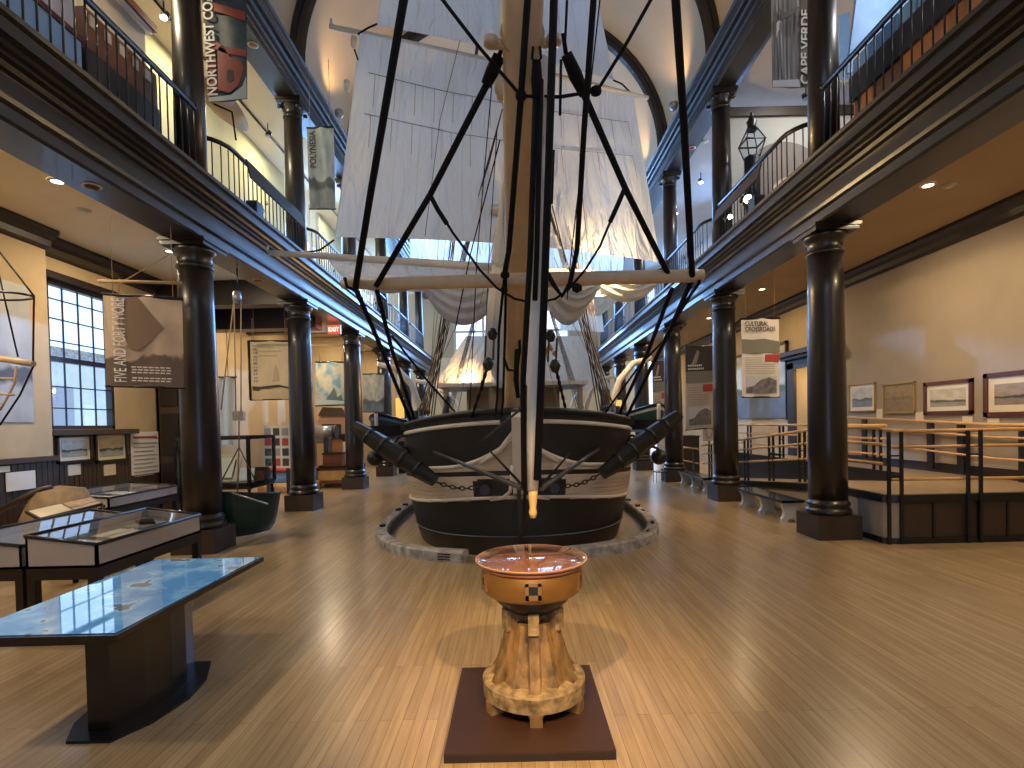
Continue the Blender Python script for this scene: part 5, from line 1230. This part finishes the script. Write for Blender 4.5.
stand('orange-brown wooden chest behind the trunk', 331, 438, 340, 474, 15.9, M['rust'], 'wooden_chest', 'chest', M['rust'])
stand('dark tall cabinet with a pale door panel left of the third column', 341, 434, 350, 473, 16.2, M['beamlo'], 'cabinet', 'cabinet', PW)
cyl = thing('metal_cylinder', 'pale metal cylinder lying above the cabinets left of the third column', 'cylinder', tuple(at(328, 432, 15.0)))
MB().tube([at(316, 432, 15.0), at(334, 432, 15.0)], .18, 20).build('shell', M['metalgrey'], cyl); MB().tube([at(334, 432, 15.0), at(337, 432, 15.0)], .20, 20).build('end_cap', M['plinth'], cyl); q = at(326, 432, 15.0); MB().box((q.x-.06, q.y-.06, 0), (q.x+.06, q.y+.06, q.z-.15)).build('stand', M['beamlo'], cyl)
sk = thing('rounded_canopy', 'pinkish and tan curved print panel under the blue sailing banner', 'panel', tuple(at(330, 415, 16.5)))
MB().panel(at(317, 424, 16.5), at(345, 424, 16.5), (0, 0, .45), .05).build('panel_board', mat('pink tan print', (.55, .34, .24), .7), sk)
MB().ext([(0, .25), (.9, .25), (.75, .48), (.15, .52)], at(318, 424, 16.4), (1, 0, 0), (0, 0, 1), (0, .05, 0)).build('shade_shape', M['plinth'], sk); q = at(331, 424, 16.52); MB().box((q.x-.3, q.y, 0), (q.x+.3, q.y+.06, q.z)).build('stand', M['beamlo'], sk)

# exit sign and lights
ex = thing('exit_sign', 'small red glowing exit sign high in the left aisle between columns', 'sign', tuple(at(333, 329, 12.2)))
a = at(327.5, 334, 12.2); MB().box((a.x, a.y, a.z), (a.x+.30, a.y+.05, a.z+.21)).build('housing', M['metalgrey'], ex)
MB().panel((a.x+.01, a.y-.003, a.z+.01), (a.x+.29, a.y-.003, a.z+.01), (0, 0, .19), .004).build('red_face', M['exitred'], ex)
text_part('lettering', 'EXIT', .14, (a.x+.03, a.y-.008, a.z+.055), (1, 0, 0), (0, 0, 1), M['exitwhite'], ex, width=.24)
MB().tube([(a.x+.15, a.y+.02, a.z+.2), (a.x+.15, a.y+.02, 4.4)], .01, 6).build('stem', M['metalgrey'], ex)
def downlight(px, py, z, label):
    p = atz(px, py, z); t = thing('ceiling_light', label, 'light', (p.x, p.y, z), 'recessed ceiling lights')
    MB().lathe([(.06, -.004), (.06, -.012), (.085, -.012), (.09, 0)], (p.x, p.y, z), 18, caps=False).build('ring', M['white'], t); MB().lathe([(0, -.006), (.06, -.008), (.06, 0)], (p.x, p.y, z), 18).build('lens', M['lampglow'], t)
for px, py, lab in ((57, 181, 'round ceiling light in the left aisle nearest the camera'), (170, 251, 'round ceiling light left of the first left column capital'),
                    (928, 185, 'round ceiling light in the right aisle nearest the camera'), (762, 289, 'round ceiling light in the right aisle left of the near column'), (709, 318, 'round ceiling light in the right aisle above the dark photo banner'), (676, 335, 'round ceiling light in the right aisle beyond the second column'), (402, 352, 'round ceiling light far down the left aisle')):
    downlight(px, py, 4.478, lab)
def small_fixture(px, py, z, label, m):
    p = atz(px, py, z); t = thing('ceiling_detector', label, 'detector', (p.x, p.y, z), 'ceiling detectors'); MB().lathe([(0, -.03), (.05, -.028), (.07, 0)], (p.x, p.y, z), 16).build('dome', m, t); MB().lathe([(.07, -.008), (.085, -.006), (.085, 0)], (p.x, p.y, z), 16).build('ring', M['white'], t)
small_fixture(84, 210, 4.478, 'pale round detector on the near left aisle ceiling', M['white']); small_fixture(950, 185, 4.478, 'pale round detector on the near right aisle ceiling', M['white'])
small_fixture(92, 186, 3.96, 'dark round fitting under the near left beam', M['plinth']); small_fixture(258, 280, 3.96, 'red and dark fitting under the left beam by the tackle', M['redink'])
small_fixture(705, 141, 7.998, 'white round detector on the upper right gallery ceiling', M['white']); small_fixture(692, 148, 7.73, 'red fitting under the upper right beam', M['redink']); small_fixture(253, 45, 7.73, 'brass fitting under the upper left beam', M['hemp'])
def track_spot(px, py, Y, label, on=True, z=7.98, flip=1):
    p = atz(px, py, z-.24); t = thing('track_spotlight', label, 'spotlight', tuple(p), 'gallery spotlights')
    MB().tube([(p.x, p.y, z), (p.x, p.y, p.z+.08)], .012, 6).build('stem', M['iron'], t)
    MB().tube([p+Vector((0, .08, .10)), p+Vector((0, 0, 0))], [.045, .055], 14).build('can', M['iron'], t)
    MB().lathe([(0, -.03), (.045, -.02), (.05, 0), (0, .01)], p-Vector((0, .01, .01)), 14).build('lens', M['lampwhite'] if on else M['metalgrey'], t)
track_spot(268, 135, 9.0, 'black spotlight hanging left of the second upper left column', False); track_spot(701, 182, 10.8, 'lit spotlight hanging left of the second upper right column')
track_spot(676, 213, 12.5, 'lit spotlight beside the third upper right column'); track_spot(164, 17, 7.0, 'bright spotlight left of the first upper left column'); track_spot(806, 98, 8.2, 'dark spotlight left of the near upper right column', False)
struct('trim_31', MB().tube([(-5.2, 5, 7.97), (-5.2, 20, 7.97)], .02, 6), M['black'])
def glow(px, py, Y, r, label):
    p = at(px, py, Y); t = thing('bright_lamp', label, 'lamp', tuple(p)); MB().lathe([(0, -r), (r*.8, -r*.6), (r, 0), (r*.8, r*.6), (0, r)], p, 16).build('bulb', M['lampwhite'], t)
    MB().tube([p+Vector((0, .02, 0)), p+Vector((0, .16, .04))], r*1.15, 12).build('housing', M['iron'], t)
    MB().tube([p+Vector((0, .1, 0)), (p.x, p.y+.1, 4.62)], .012, 6).build('stem', M['iron'], t)
glow(748, 199, 8.9, .07, 'round bright warm lamp shining from the right gallery floor'); glow(730, 217, 9.6, .045, 'smaller bluish bright lamp left of the warm lamp on the right gallery')
for sx, px, py, lab in ((-1, 341, 119, 'upward wall lamp on the upper left cornice lighting the vault'), (1, 675, 110, 'upward wall lamp on the upper right cornice lighting the vault')):
    p = atx(px, py, sx*3.66); y_ = 11.6
    t = thing('uplight', lab, 'lamp', (sx*3.66, y_, 8.26), 'cornice uplights'); MB().lathe([(.03, 0), (.08, .05), (.10, .12), (.09, .16)], (sx*3.62, y_, 8.25), 14).build('bowl', M['metalgrey'], t); MB().lathe([(0, .13), (.08, .14)], (sx*3.62, y_, 8.25), 14).build('lamp_lens', M['lampglow'], t)
    for yy in (8.3, 11.6, 14.9): light('cornice_uplight', 'SPOT', (sx*3.5, yy, 8.5), 45, (1, .64, .28), (sx*3.1, yy, 11.5), angle=110, soft=.05)

# ------------------------------------------------------------------ upper gallery contents
t = thing('street_lantern', 'black old street lantern with glass panes on the upper right gallery', 'lantern', (4.42, 9.7, 5.4))
c = at(752, 150, 9.7); lx, ly = c.x, c.y
zt_, zm, zb_ = at(752, 133, 9.7).z, at(752, 143, 9.7).z, at(752, 158, 9.7).z
f = MB()
for k in range(4):
    a = PI/4+k*PI/2; p = lambda r, z: Vector((lx+r*math.cos(a), ly+r*math.sin(a), z))
    f.tube([p(.14, zb_), p(.24, zm), p(.10, zt_+.05)], .012, 6)
for r, z in ((.14, zb_), (.24, zm), (.10, zt_+.05)):
    f.tube([(lx+r*math.cos(PI/4+k*PI/2), ly+r*math.sin(PI/4+k*PI/2), z) for k in range(5)], .016, 6)
f.build('lantern_frame', M['iron'], t)
MB().lathe([(.14, zb_), (.24, zm), (.10, zt_+.05)], (lx, ly, 0), 4, smooth=False, a0=PI/4, a1=PI/4+2*PI).build('glass_pane', M['glass'], t)
MB().lathe([(.10, zt_+.05), (.07, zt_+.12), (.09, zt_+.2), (.05, zt_+.26), (.02, zt_+.32), (.03, zt_+.35), (0, zt_+.38)], (lx, ly, 0), 16).build('finial', M['iron'], t)
MB().lathe([(.05, 4.62), (.05, 5.3), (.13, 5.35), (.14, zb_)], (lx, ly, 0), 12).build('post', M['iron'], t)
sb('wall_right_partition', (4.28, 10.5, 4.62), (XW, 10.62, 7.45), mat('pale blue grey plaster', (.55, .56, .52), .9)); sb('trim_32', (4.26, 10.44, 7.45), (XW, 10.62, 7.62), M['plinth'])
ar = thing('arched_niche', 'grey arched opening with pale inner arch in the upper right partition', 'niche', (5.35, 10.5, 4.7))
def archpoly(w_, h): return [(-w_, 0)]+[(-w_*math.cos(PI*k/14), h+w_*math.sin(PI*k/14)*.8) for k in range(15)]+[(w_, 0)]
ac = at(785, 200, 10.4)
MB().ext(archpoly(.72, 1.25), (ac.x, 10.43, 5.1), (1, 0, 0), (0, 0, 1), (0, .06, 0)).build('arch_reveal', mat('grey taupe paint', (.26, .23, .21), .8), ar)
MB().ext(archpoly(.42, .80), (ac.x+.15, 10.38, 5.1), (1, 0, 0), (0, 0, 1), (0, .05, 0)).build('inner_arch', mat('warm white paint', (.62, .52, .42), .8), ar)
bp_ = thing('blue_mural', 'large blue printed panel with a pale diagonal edge above the right gallery railing', 'panel', (5.4, 6.6, 4.7))
q0, q1, q2, q3 = at(845, 75, 7.6), at(935, 60, 7.6), at(925, -60, 7.6), at(862, -60, 7.6)
quadpanel(q0, q1, q2, q3, M['bluewall'], 'panel_board', bp_, .05)
quadpanel(at(848, 66, 7.55), at(935, 5, 7.55), at(935, 0, 7.55), at(848, 58, 7.55), mat('pale blue print', (.40, .52, .68), .6), 'printed_edge', bp_, .01)
wp = thing('white_column_panel', 'narrow white-blue lit panel right of the near upper right column', 'panel', (4.6, 7.9, 4.7))
quadpanel(at(840, 80, 8.0), at(849, 80, 8.0), at(849, 12, 8.0), at(840, 15, 8.0), mat('white blue paint', (.55, .68, .75), .6), 'panel_board', wp, .05)
# cabinets behind the railings
cb = thing('gallery_cabinet', 'long black and orange-brown cabinet behind the near right gallery railing', 'cabinet', (4.9, 4.5, 4.62))
MB().box((4.60, 2.5, 4.62), (5.3, 7.1, 5.70)).build('wooden_base', M['rust'], cb); MB().box((4.55, 2.5, 5.70), (5.35, 7.12, 6.02)).build('dark_top', M['black'], cb)
q_ = MB()
for k in range(16): q_.box((4.56, 2.6+.28*k, 6.02), (4.62, 2.85+.28*k, 6.22))
q_.build('painted_blue_light', M['bluewall'], cb); MB().box((4.62, 2.5, 6.02), (5.3, 7.1, 6.2)).build('upper_shelf', M['black'], cb)  # blue light along the shelf edge is put into the colour
cb = thing('gallery_cabinet', 'long dark red-brown cabinet behind the near left gallery railing', 'cabinet', (-4.9, 6.3, 4.62))
MB().box((-5.15, 5.8, 4.62), (-4.50, 6.95, 5.72)).build('cabinet_base', M['beam'], cb); MB().box((-5.15, 5.8, 5.72), (-4.52, 6.95, 6.16)).build('shelf_row', M['woodred'], cb)
bs_ = MB()
for k in range(5): bs_.box((-4.515, 5.84+.22*k, 5.98), (-4.50, 5.93+.22*k, 6.10))
bs_.build('white_tags', M['cardcream'], cb)
cs = thing('gallery_case', 'pale blue lit glass case behind the left railing at the top left corner', 'display case', (-4.9, 5.0, 4.62))
MB().box((-5.15, 4.0, 4.62), (-4.48, 5.68, 5.68)).build('case_base', mat('light blue paint', (.22, .40, .70), .5), cs); MB().box((-5.1, 4.02, 5.74), (-4.52, 5.66, 7.0)).build('case_body', mat('pale lit linen', (.50, .50, .58), .6), cs); MB().box((-5.16, 3.98, 5.68), (-4.46, 5.7, 5.74)).build('red_edge', M['redroof'], cs)
kk = thing('display_booth', 'tan booth wall with a dark red roof edge on the upper left gallery', 'booth', (-5.4, 6.8, 4.62))
MB().box((-5.68, 5.6, 4.62), (-5.22, 7.80, 7.38)).build('booth_wall', M['taupe'], kk); MB().box((-5.68, 5.5, 7.42), (-5.12, 7.92, 7.52)).build('roof_edge', M['redroof'], kk); MB().box((-5.68, 5.55, 7.36), (-5.16, 7.87, 7.42)).build('white_edge', M['white'], kk)
kg = thing('hanging_canoe', 'rounded brown canoe end behind the dark blue and red banner', 'canoe', (-4.9, 9.2, 6.6))
c = at(222, 104, 8.6); MB().grid(lambda u, v: (c.x-.0+.22*math.cos(2*PI*u)*math.sin(PI*v)**.6, c.y+(v-.5)*1.6, c.z+.14*math.sin(2*PI*u)*math.sin(PI*v)**.6), 20, 12).build('canoe_hull', mat('tan bark', (.42, .28, .14), .7), kg)
MB().tube([at(214, 104, 8.2), at(232, 112, 8.3), at(236, 140, 8.3)], .015, 6).build('sling', M['rope'], kg)

# ------------------------------------------------------------------ right aisle: platform, ramp rails, benches, pictures
PX0 = 4.46
struct('floor_platform', MB().ext([(PX0, 6.42), (PX0+.12, 6.35), (XW, 6.35), (XW, 13.3), (5.55, 13.3), (5.55, 7.6), (PX0, 7.6)], (0, 0, .54), (1, 0, 0), (0, 1, 0), (0, 0, .06)), M['floor'])
struct('trim_40', MB().ext([(PX0-.02, 6.40), (PX0+.11, 6.33), (XW, 6.33), (XW, 6.37), (PX0+.12, 6.37), (PX0+.02, 6.42), (PX0+.02, 7.6), (PX0-.02, 7.6)], (0, 0, .50), (1, 0, 0), (0, 1, 0), (0, 0, .09)), M['black'])
struct('wall_platform', MB().ext([(PX0, 6.42), (PX0+.12, 6.35), (PX0+.16, 6.35), (PX0+.16, 7.6), (PX0, 7.6)], (0, 0, .07), (1, 0, 0), (0, 1, 0), (0, 0, .44)), M['taupe'])
struct('baseboard_platform', MB().ext([(PX0-.02, 6.40), (PX0+.12, 6.33), (XW, 6.33), (XW, 6.42), (PX0-.02, 7.6)], (0, 0, 0), (1, 0, 0), (0, 1, 0), (0, 0, .07)), M['black'])
struct('wall_platform_front', MB().box((PX0+.16, 6.36, .07), (XW, 6.42, .52)), M['wains'])
struct('trim_41', MB().box((PX0+.55, 6.345, .07), (PX0+.58, 6.36, .50)).box((5.55, 6.345, .07), (5.58, 6.36, .5)).box((5.90, 6.345, .07), (5.93, 6.36, .5)), M['black'])
# ramp descending away from the camera
ry0, ry1 = 7.6, 13.6
struct('floor_ramp', MB().ext([(ry0, .54), (ry0, .60), (ry1, .04), (ry1, -.0), (ry1-.3, 0)], (PX0, 0, 0), (0, 1, 0), (0, 0, 1), (1.09, 0, 0)), M['floor'])
struct('wall_ramp', MB().ext([(ry0, 0), (ry0, .50), (ry1, .0)], (PX0+.02, 0, 0), (0, 1, 0), (0, 0, 1), (.05, 0, 0)), M['taupe'])
struct('trim_42', MB().ext([(ry0, .48), (ry0, .58), (ry1, .06), (ry1, -.04)], (PX0-.02, 0, 0), (0, 1, 0), (0, 0, 1), (.04, 0, 0)), M['black'])
struct('trim_43', MB().box((5.53, 7.6, .0), (5.57, 13.3, .72)), M['black'])
def rail_run(label, pts, posts, z_off=(.74, .56, .38, .2), grp='ramp railings', zfun=None, pair=True, wall=False, ends=None, r=.018, drop=None):
    """pts: list of (x, y, zfloor); posts: fractions or points"""
    t = thing('ramp_railing', label, 'railing', pts[0], grp)
    for k, dz in enumerate(z_off):
        P = [Vector(p)+Vector((0, 0, dz)) for p in pts]
        MB().tube(P, r if k else r*1.3, 8).build('rail', M['wood'], t)
    for (x, y, z) in posts:
        zb = z if drop is None else drop
        if pair:
            q = MB()
            for s_ in (-1, 1):
                ux = .075*s_*(pair[0] if isinstance(pair, tuple) else 1); uy = .075*s_*(pair[1] if isinstance(pair, tuple) else 0)
                q.box((x+ux-.018, y+uy-.012, zb), (x+ux+.018, y+uy+.012, z+z_off[0]))
            for f in (.30, .62): q.box((x-abs(.075*(pair[0] if isinstance(pair, tuple) else 1))-.01, y-abs(.075*(pair[1] if isinstance(pair, tuple) else 0))-.01, z+z_off[0]*f-.01), (x+abs(.075*(pair[0] if isinstance(pair, tuple) else 1))+.01, y+abs(.075*(pair[1] if isinstance(pair, tuple) else 0))+.01, z+z_off[0]*f+.01))
            q.build('post', M['black'], t)
        else: MB().box((x-.02, y-.06, z), (x+.02, y+.06, z+z_off[0])).build('post', M['black'], t)
    return t
zf = .60
rail_run('wood and black steel railing along the front edge of the right platform', [(PX0+.14, 6.45, zf), (6.98, 6.31, zf)], [(4.55, 6.33, zf), (5.49, 6.32, zf), (6.43, 6.32, zf)], (.75, .56, .165), pair=(1, 0), drop=0.0)
rail_run('wood railing down the outer side of the ramp behind the near right column', [(PX0+.05, 6.5, .60), (PX0+.05, 7.6, .60), (PX0+.05, ry1-.9, .13)], [(PX0+.05, 8.3, .53), (PX0+.05, 9.3, .44), (PX0+.05, 10.3, .35), (PX0+.05, 12.2, .18)], (.80, .60, .36), pair=(0, 1), drop=0.0)
rail_run('wood railing between the ramp and the raised walk', [(5.55, 7.9, .6), (5.55, 13.2, .6)], [(5.55, 8.1, .6), (5.55, 9.6, .6), (5.55, 11.0, .6), (5.55, 12.5, .6)], (.80, .60, .36), pair=(0, 1))
rail_run('wood handrails on broad dark posts along the right wall under the pictures', [(6.86, 6.4, .6), (6.86, 7.6, .6), (6.86, 10.9, .75)], [(6.88, 7.15, .6), (6.88, 8.15, .62), (6.88, 8.75, .65), (6.88, 10.4, .72)], (.78, .60, .30), pair=False)
rail_run('short lower ramp railing seen left of the second right column', [(PX0+.05, 13.0, .02), (PX0+.05, 16.4, .02)], [(PX0+.05, 13.3, 0), (PX0+.05, 14.4, 0), (PX0+.05, 15.6, 0)], (.80, .45), pair=False)
def bench(label, y0, y1):
    t = thing('bench', label, 'bench', (4.06, (y0+y1)/2, 0), 'benches between the right columns')
    MB().box((3.90, y0, .295), (4.24, y1, .335)).build('seat', M['blackg'], t)
    prof = [(-.13, 0), (-.06, 0), (-.055, .03), (-.03, .05), (.03, .05), (.055, .03), (.06, 0), (.13, 0), (.135, .05), (.105, .09), (.095, .15), (.12, .24), (.15, .295), (-.15, .295), (-.12, .24), (-.095, .15), (-.105, .09), (-.135, .05)]
    for f in (.06, .5, .94):
        y = y0+(y1-y0)*f; MB().ext(prof, (4.07, y-.035, 0), (1, 0, 0), (0, 0, 1), (0, .07, 0)).build('leg', M['lightstone'], t)
bench('low dark-seated bench on white scalloped legs, nearer one by the first right column', 7.75, 9.35); bench('low dark-seated bench on white scalloped legs, farther one beyond the second right column', 11.0, 12.7)
st_ = thing('small_stool', 'tiny thin metal stand left of the third right column base', 'stand', (3.62, 13.3, 0))
MB().box((3.50, 13.1, .26), (3.76, 13.4, .28)).build('top', M['iron'], st_)
for x in (3.51, 3.75):
    for y in (13.11, 13.39): MB().tube([(x, y, 0), (x, y, .26)], .008, 5).build('leg', M['iron'], st_)
# pictures on the right wall
XR = XW
def wrr(px0, pyT, px1, pyB): 
    a = atx(px0, pyT, XR); b = atx(px0, pyB, XR); c = atx(px1, pyT, XR); return (min(a.y, c.y), b.z, max(a.y, c.y), a.z)
framed('thin gilt framed blue-grey seascape, leftmost picture on the right wall', None, wrr(876, 382, 850, 411), sea('print blue sea', 71, (.52, .56, .56), (.22, .28, .34), (.12, .16, .20)), M['goldframe'], 'pictures on the right wall', PW, .02, .07, XR, 1)
framed('gold-brown framed old chart, second picture on the right wall', None, wrr(916, 381, 884, 413), picture_mat('brown chart', (.30, .22, .10), (.27, .19, .09), (.22, .15, .07), .5, 6, 72, .3), M['goldframe'], 'pictures on the right wall', mat('brown mat', (.30, .21, .10), .7), .025, .02, XR, 1)
framed('mahogany framed pale harbour view, third picture on the right wall', None, wrr(974, 378, 925, 414), sea('print harbour', 73, (.55, .53, .48), (.32, .32, .27), (.10, .11, .10), .32), M['woodframe'], 'pictures on the right wall', PW, .06, .07, XR, 1)
framed('large mahogany framed sepia ship picture at the right edge of the photo', None, wrr(1060, 366, 985, 416), sea('print sepia ships', 74, (.32, .26, .20), (.25, .20, .15), (.06, .045, .035), .4), M['woodframe'], 'pictures on the right wall', P_, .07, .10, XR, 1)
for (a, b, c, d), lab in (((877, 409, 883, 418), 'cream label between the first two right wall pictures'), ((924, 412, 916, 421), 'cream label right of the gold-brown chart'), ((973, 416, 963, 424), 'cream label below the harbour picture'), ((1000, 418, 988, 427), 'cream label below the large sepia picture')):
    w_ = wrr(a, b, c, d); card(lab, XR, w_[0], w_[1], w_[2], w_[3], 1, P_, grp='right wall labels')
mu = wrr(768, 343, 700, 418)
mo = MB().panel((XR-.03, 13.55, 1.52), (XR-.03, 13.55-0+0, 1.52), (0, 0, 1), .01) if False else None
ya, yb = atx(788, 343, XR).y, 17.6
t = thing('wall_mural', 'large framed dark landscape mural behind the CULTURAL CROSSROADS banner', 'mural', (XR, 15.5, 1.55))
MB().panel((XR-.05, yb, 1.55), (XR-.05, ya, 1.55), (0, 0, 1.9), .03).build('canvas', picture_mat('coast mural', (.50, .46, .34), (.13, .15, .16), (.08, .11, .05), .40, 4, 81, .4), t)
MB().box((XR-.09, ya-.05, 1.5), (XR-.02, ya, 3.5)).box((XR-.09, ya-.05, 3.44), (XR-.02, yb, 3.5)).build('frame', M['beamlo'], t)
# far right: grey show panel and small sign, stern-side exhibits
stand('dark low exhibit counter behind the second right banner', 684, 436, 700, 486, 14.6, M['beamlo'], 'exhibit_counter', 'counter', None, .6)
t = thing('oval_sign', 'white board with a tall oval outline beside the second right column', 'sign', tuple(at(709, 440, 12.4)))
a, b = at(703, 441, 12.4), at(715, 441, 12.4); MB().panel(a, b, (0, 0, at(703, 419, 12.4).z-a.z), .02).build('board', M['lightstone'], t)
c = (a+b)/2; hh = at(703, 419, 12.4).z-a.z
MB().tube([(c.x+.075*math.cos(q*PI/10), c.y-.012, c.z+hh/2+hh*.38*math.sin(q*PI/10)) for q in range(21)], .008, 5).build('oval_outline', M['redink'], t); MB().tube([(c.x, c.y, 0), (c.x, c.y, a.z)], .02, 6).build('post', M['iron'], t)
for k, (px0, px1, py0, py1, Y) in enumerate(((396, 404, 398, 418, 17.4), (612, 622, 400, 416, 18.6))):
    a, b = at(px0, py1, Y), at(px1, py1, Y); o = thing('lit_display', ('small amber lit display far behind the left davit', 'amber lit display far behind the right davit')[k], 'display', (a.x, Y, 0))
    MB().panel(a, b, (0, 0, at(px0, py0, Y).z-a.z), .05).build('lit_face', mat('amber lit panel', (.8, .5, .1), .6, emit=(1, .6, .12), estr=.5), o)
    MB().box((a.x+.02, Y+.06, 0), (b.x-.02, Y+.2, a.z+.2)).build('stand', M['beamlo'], o)
# window bars of the two left gallery windows
for n_, (ya_, yb_) in enumerate(((13.6, 16.0), (20.0, 26.0))):
    w = MB()
    for k in range(int((yb_-ya_)/.6)+1): w.box((-5.78, ya_+.6*k-.02, 4.62), (-5.72, ya_+.6*k+.02, 8.0))
    for z in (5.2, 5.9, 6.6, 7.3): w.box((-5.78, ya_, z-.02), (-5.72, yb_, z+.02))
    struct('window_%d' % (4+n_), w, M['white'])
